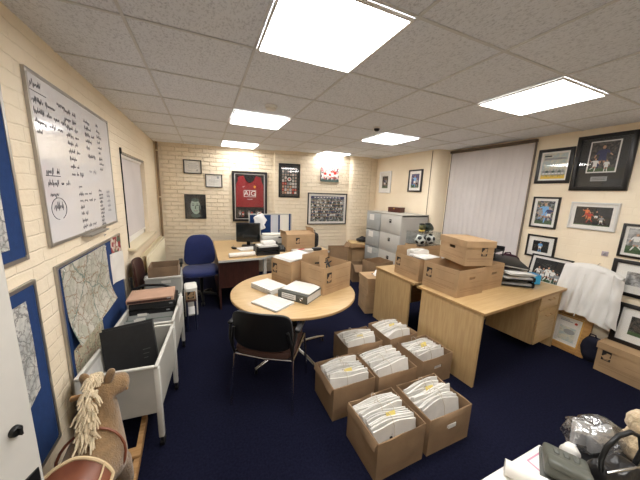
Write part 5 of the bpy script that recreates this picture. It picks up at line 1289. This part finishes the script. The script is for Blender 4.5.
def sad(u, v):
    a = -.78 + 2.03 * u; y = -.22 + .30 * v; r = .118 + .016 * (2 * v - 1) ** 2
    return (r * math.sin(a), y + .03 * (abs(a) / 1.1) * (1 - 2 * v), .425 + r * math.cos(a) + .03 * (2 * v - 1) ** 4)
s_ = MB().sheet(sad, 24, 14, t=.008).build('saddle', 'leather', t)
edge = [sad(u / 20, 0) for u in range(21)] + [sad(1, v / 10) for v in range(1, 11)] + [sad(1 - u / 20, 1) for u in range(1, 21)] + [sad(0, 1 - v / 10) for v in range(1, 10)]
MB().tube(edge, .007, 7, close=True).build('piping', 'trimhide', s_)
MB().tube([Vector(sad(.78, v / 10)) * 1.0 + Vector((.004, 0, .003)) for v in range(11)], .004, 6).build('seam', 'trimhide', s_)
for sd in (-1, 1):
    m = MB(); m.tube([(sd * .142, .06, .42), (sd * .150, .07, .33), (sd * .150, .075, .26)], .006, 6); m.build('stirrup_strap', 'leather', t)
    MB().tube([(sd * .150 + .0, .075 + .035 * math.sin(a), .225 + .04 * math.cos(a)) for a in [2 * PI * i / 14 for i in range(14)]], .005, 6, close=True).build('stirrup', 'chrome', t)
m = MB().tube([(.128 * math.cos(a), .21 + .035 * math.sin(a) , .43 + .135 * math.sin(a)) for a in [2 * PI * i / 24 for i in range(24)]], .006, 6, close=True); m.build('breast_strap', 'leather', t)
for sd in (-1, 1):
    pts = [(sd * .095, y, .028 + .085 * (y / .62) ** 2 if abs(y) > .0 else .028) for y in [-.62 + 1.36 * i / 20 for i in range(21)]]
    m = MB(); vs = []
    for (x, y, z) in pts: vs += [(x - .014, y, z - .026), (x + .014, y, z - .026), (x + .014, y, z + .026), (x - .014, y, z + .026)]
    fs = [(i * 4 + a, i * 4 + (a + 1) % 4, i * 4 + 4 + (a + 1) % 4, i * 4 + 4 + a) for i in range(20) for a in range(4)] + [(3, 2, 1, 0), (80, 81, 82, 83)]
    m.add(vs, fs); m.build('rocker', 'pine', t)
for y in (-.34, .35, .50): MB().rbox((0, y, .028 + .085 * (y / .62) ** 2 + .036), (.23, .065, .02), .004).build('cross_bar', 'pine', t)

# ------------------------------------------------------------------ right hand corner by the wall
t = thing('coat_hanger', 'dark coat hanger on the right wall inside the white coat', 'hanger', (3.775, 1.25, .96))
MB().tube([(0, -.19, -.02), (0, -.08, .03), (0, 0, .045), (0, .08, .03), (0, .19, -.02)], .011).build('bar', 'black', t)
MB().tube([(0, 0, .045), (.0, 0, .07), (.03, 0, .085), (.052, 0, .08)], .005).build('hook', 'chrome', t)
t = thing('white_coat', 'white coat hanging against the right wall at the end of the near desk', 'coat', (3.765, 1.25, 0))
def coat(u, v):
    # u across (0 = far/left in the photo), v from the back hem over the top to the front hem
    top = 1.0; y = .255 - .46 * u
    if v < .12: k = v / .12; x = .050; z = top - .25 * (1 - k)
    elif v < .22: k = (v - .12) / .10; a = PI * k; x = .010 + .040 * math.cos(a); z = top + .03 * math.sin(a)
    else:
        k = (v - .22) / .78; ln = .52 - .10 * math.sin(PI * (u - .05)) * 0 - .08 * (u < .15) * (1 - u / .15)
        x = -.030 - .05 * k - (.040 * abs(math.sin(u * 8.5 + .6 + .9 * k)) - .012 + .014 * math.sin(u * 33 + 3 * k)) * min(1, k * 2.2) - .02 * math.sin(PI * u); z = top - ln * k
        y *= 1 + .05 * k
    z -= .05 * abs(2 * u - 1) ** 2.0 + (.03 * (u > .5) * (2 * u - 1)) 
    return (x, y, z)
MB().sheet(coat, 60, 44, t=.004).build('body', 'shirtwhite', t)
m = MB()
m.sheet(lambda u, v: (-.055 - .040 * math.sin(PI * u) - .008 * math.sin(v * 14 + u * 3) - .03 * v, -.155 - .075 * u - .03 * v, .975 - .05 * u - .50 * v + .015 * math.sin(u * 3)), 14, 30, t=.004)
m.build('sleeve', 'shirtwhite', t)
m = MB().sheet(lambda u, v: (-.030 - .016 * math.sin(PI * v) - .014 * v, .07 - .16 * u, 1.026 - .05 * v - .03 * math.sin(PI * u) * v - .02 * abs(2 * u - 1) ** 2), 16, 8, t=.003); m.build('collar', 'shirtwhite', t)
m = MB().tube([(-.098 - .02 * k / 10 + .004 * math.sin(k), .045 + .006 * math.sin(k * .8), .93 - .048 * k) for k in range(11)], .005, 6); m.build('front_seam', 'shirtwhite', t)
t = thing('oak_framed_picture', 'oak framed picture leaning on the floor beside the desk drawers', 'picture', (3.705, 1.36, .004), (math.radians(-9), 0, RW), 'framed pictures on the walls')
w_, h_ = .38, .47; m = MB()
for (a, b, c, d) in ((-w_ / 2, -w_ / 2 + .07, 0, h_), (w_ / 2 - .07, w_ / 2, 0, h_), (-w_ / 2 + .07, w_ / 2 - .07, 0, .07), (-w_ / 2 + .07, w_ / 2 - .07, h_ - .07, h_)): m.rbox(((a + b) / 2, -.012, (c + d) / 2), (b - a, .024, d - c), .004, 1)
m.build('frame', 'oakframe', t); m = MB()
for (a, b, c, d) in ((-.125, -.113, .065, .395), (.113, .125, .065, .395), (-.113, .113, .065, .077), (-.113, .113, .383, .395)): m.bx((a, -.030, c), (b, -.024, d))
m.build('gilt_slip', mat('gilt', (206, 160, 84), .4), t)
MB().bx((-.12, -.010, .07), (.12, -.004, .39)).build('mount', 'mount', t)
m = MB(); quad(m, -.095, .09, .095, .37, -.0108, 'paper'); quad(m, -.07, .11, .075, .27, -.0112, 'aged'); ell(m, .02, .22, .05, .03, -.0115, ix['greyp']); ell(m, .06, .33, .014, .014, -.0116, ix['redp']); quad(m, -.08, .33, .03, .34, -.0114, 'greyp'); quad(m, -.08, .345, -.0, .353, -.0114, 'greyp')
m.build('print', PM, t); MB().bx((-.119, -.0150, .071), (.119, -.0135, .389)).build('glass', 'glass', t)
t = carton('lidded cardboard box on the floor at the right edge, printed logo at its end', (3.695, .80, 0), -PI / 2, .50, .205, .295, logos=[('-y', -.36)], lines=('-y',), lid=True, bulge=.002)
t = thing('dark_holdall', 'dark navy cloth bag on the floor between the coat and the right box', 'bag', (3.72, 1.135, 0), 0)
MB().se((0, 0, .14), (.06, .075, .14), .6, .7, 24, 14, 0, None, lambda p: Vector((p.x + .008 * math.sin(p.z * 40), p.y + .01 * math.sin(p.z * 30 + 1), p.z))).build('body', 'navycloth', t); MB().tube([(-.02, -.03, .27), (-.03, -.02, .31), (-.03, .02, .31), (-.02, .03, .27)], .007).build('handle', 'navycloth', t)
m = None

# ------------------------------------------------------------------ near corner, bottom right: low table with clutter
NZ = .55
t = thing('side_table', 'low dark side table in the near right corner, covered with clutter', 'table', (1.40, .16, 0), 0)
MB().rbox((0, 0, NZ - .012), (1.02, .58, .024), .004).build('table_top', 'blackM', t)
for sx in (-1, 1):
    for sy in (-1, 1): MB().rbox((sx * .46, sy * .26, NZ / 2 - .012), (.04, .04, NZ - .024), .004).build('leg', 'black', t)

t = thing('white_printed_carton', 'flat white carton with faint pink print on the low side table', 'box', (1.07, .325, NZ + .001))
MB().rbox((0, 0, .024), (.54, .34, .048), .004, 1).build('body', 'white', t); m = MB()
for (a, b, c, d) in ((.13, .25, .142, .148), (.13, .137, .03, .142), (.137, .25, .03, .036)): m.bx((a, c, .0481), (b, d, .0486))
m.build('pink_print', 'pinkprint', t); m = MB()
for (a, b, c, d) in ((.19, .235, .10, .12),): m.bx((a, c, .0481), (b, d, .0487))
m.build('dark_print', 'marker', t)
t = thing('paper_roll', 'short thick white paper roll on the flat white carton', 'paper roll', (1.115, .385, NZ + .0785), math.radians(-58))
MB().cyl((-.11, 0, 0), (.11, 0, 0), .028, n=28, caps=False).cyl((-.109, 0, 0), (.109, 0, 0), .015, n=20, caps=False).build('outer_sheet', 'paper', t)
m = MB(); m.lathe([(.015, 0), (.028, 0)], n=28); o = m.build('end_face', 'paper2', t, (.108, 0, 0), (0, PI / 2, 0))
t = thing('hole_punch', 'large grey hole punch beside the flat white carton', 'hole punch', (1.31, .345, NZ + .0492), math.radians(-62))
t.location = (1.265, .375, NZ + .0495)
MB().rbox((0, 0, .012), (.15, .17, .024), .006, 2).build('base', 'greypd', t)
m = MB(); m.rbox((0, -.005, .052), (.14, .16, .05), .014, 3, 0, Rx(-.18)); m.rbox((0, -.05, .086), (.13, .07, .03), .012, 3, 0, Rx(-.30)); m.build('lever', mat('grey_green_plastic', (86, 88, 80), .4), t)
m = MB()
for k in range(3): m.rbox((-.03 + .03 * k, .03, .072), (.018, .03, .012), .003, 1)
m.box((0, .03, .066), (.09, .012, .008))
m.build('ridge', 'greypd', t); MB().cyl((-.06, .055, .03), (.06, .055, .03), .009).build('hinge', 'chrome', t)
t = thing('paper_ball', 'crumpled cream paper behind the hole punch', 'paper', (1.43, .425, NZ + .002))
MB().se((0, 0, .035), (.04, .03, .036), .8, .8, 28, 18, 0, None, lambda p: p * (1 + .16 * math.sin(p.x * 120 + p.y * 60) * math.cos(p.z * 110))).build('sheet', 'paper', t)
t = thing('black_handbag', 'black bag with an upright loop handle in the near right corner', 'bag', (1.465, .295, NZ), math.radians(-14))
def bagf(p): return Vector((p.x * (1 - .15 * (p.z / .06)), p.y * (1 - .3 * (p.z / .06)) + .006 * math.sin(p.x * 60), p.z + .006 * math.sin(p.x * 45)))
MB().se((0, 0, .058), (.10, .055, .058), .5, .5, 36, 18, 0, None, bagf).build('body', mat('black_leather', (24, 23, 24), .32, bump=.3, bscale=60), t)
MB().tube([(-.082, 0, .09), (-.10, .0, .15), (-.088, .0, .205), (-.045, .0, .25), (.012, .0, .26), (.07, .0, .23), (.10, .0, .16), (.082, 0, .09)], .0085, 10).build('handle', 'black', t)
MB().tube([(-.09, -.02, .112), (0, -.025, .118), (.09, -.02, .112)], .004).build('zip', 'chrome', t)
for k in range(2): MB().lathe([(0, .006), (.008, .005), (.01, 0)], n=14).build('stud', 'chrome', t, (-.03 + .04 * k, -.046, .07), (PI / 2, 0, 0))
t = thing('plastic_bag', 'crinkled clear plastic bag of white packets behind the black bag', 'bag', (1.60, .415, NZ), math.radians(-25))
q = random.Random(12)
def pbf(p):
    k = 1 + .10 * math.sin(p.x * 60 + p.z * 33) * math.cos(p.y * 70 + p.z * 45) + .06 * math.sin(p.x * 130 + p.y * 90)
    return Vector((p.x * k, p.y * k, p.z * (1 + .12 * math.sin(p.x * 40)) ))
MB().se((0, 0, .075), (.115, .065, .074), .7, .7, 56, 34, 0, None, pbf).build('film', 'poly', t)
for k, (x, y, z, a) in enumerate(((-.045, .005, .075, .25), (.045, .0, .07, -.2), (.0, -.02, .05, .05))):
    t2 = MB().rbox((0, 0, 0), (.095, .022, .10 - .015 * k), .006, 2).build('packet', 'white' if k < 2 else 'paper2', t, (x, y, z), (-.3, a, .1 * k))
t = thing('fluffy_toy', 'cream fluffy toy at the extreme right of the near corner table', 'toy', (1.735, .29, NZ - .0))
def fl(p): return p * (1 + .025 * math.sin(p.x * 190 + p.z * 60) * math.sin(p.y * 170) + .02 * math.sin(p.z * 150 + p.x * 90))
b_ = MB().se((0, 0, .075), (.085, .08, .075), .9, .9, 60, 40, 0, None, fl).build('body', 'beigeplush', t)
MB().se((.0, .02, .175), (.06, .058, .055), .9, .9, 48, 32, 0, None, fl).build('head', 'beigeplush', t)
for s in (-1, 1): MB().se((s * .04, .02, .225), (.02, .014, .02), .9, .9, 20, 14, 0, None, fl).build('ear', 'beigeplush', t)
for s in (-1, 1): MB().se((s * .02, -.036, .185), (.006, .006, .006), 1, 1, 12, 8).build('eye', 'black', t)
MB().se((0, -.042, .168), (.009, .007, .007), 1, 1, 12, 8).build('nose', 'black', t)
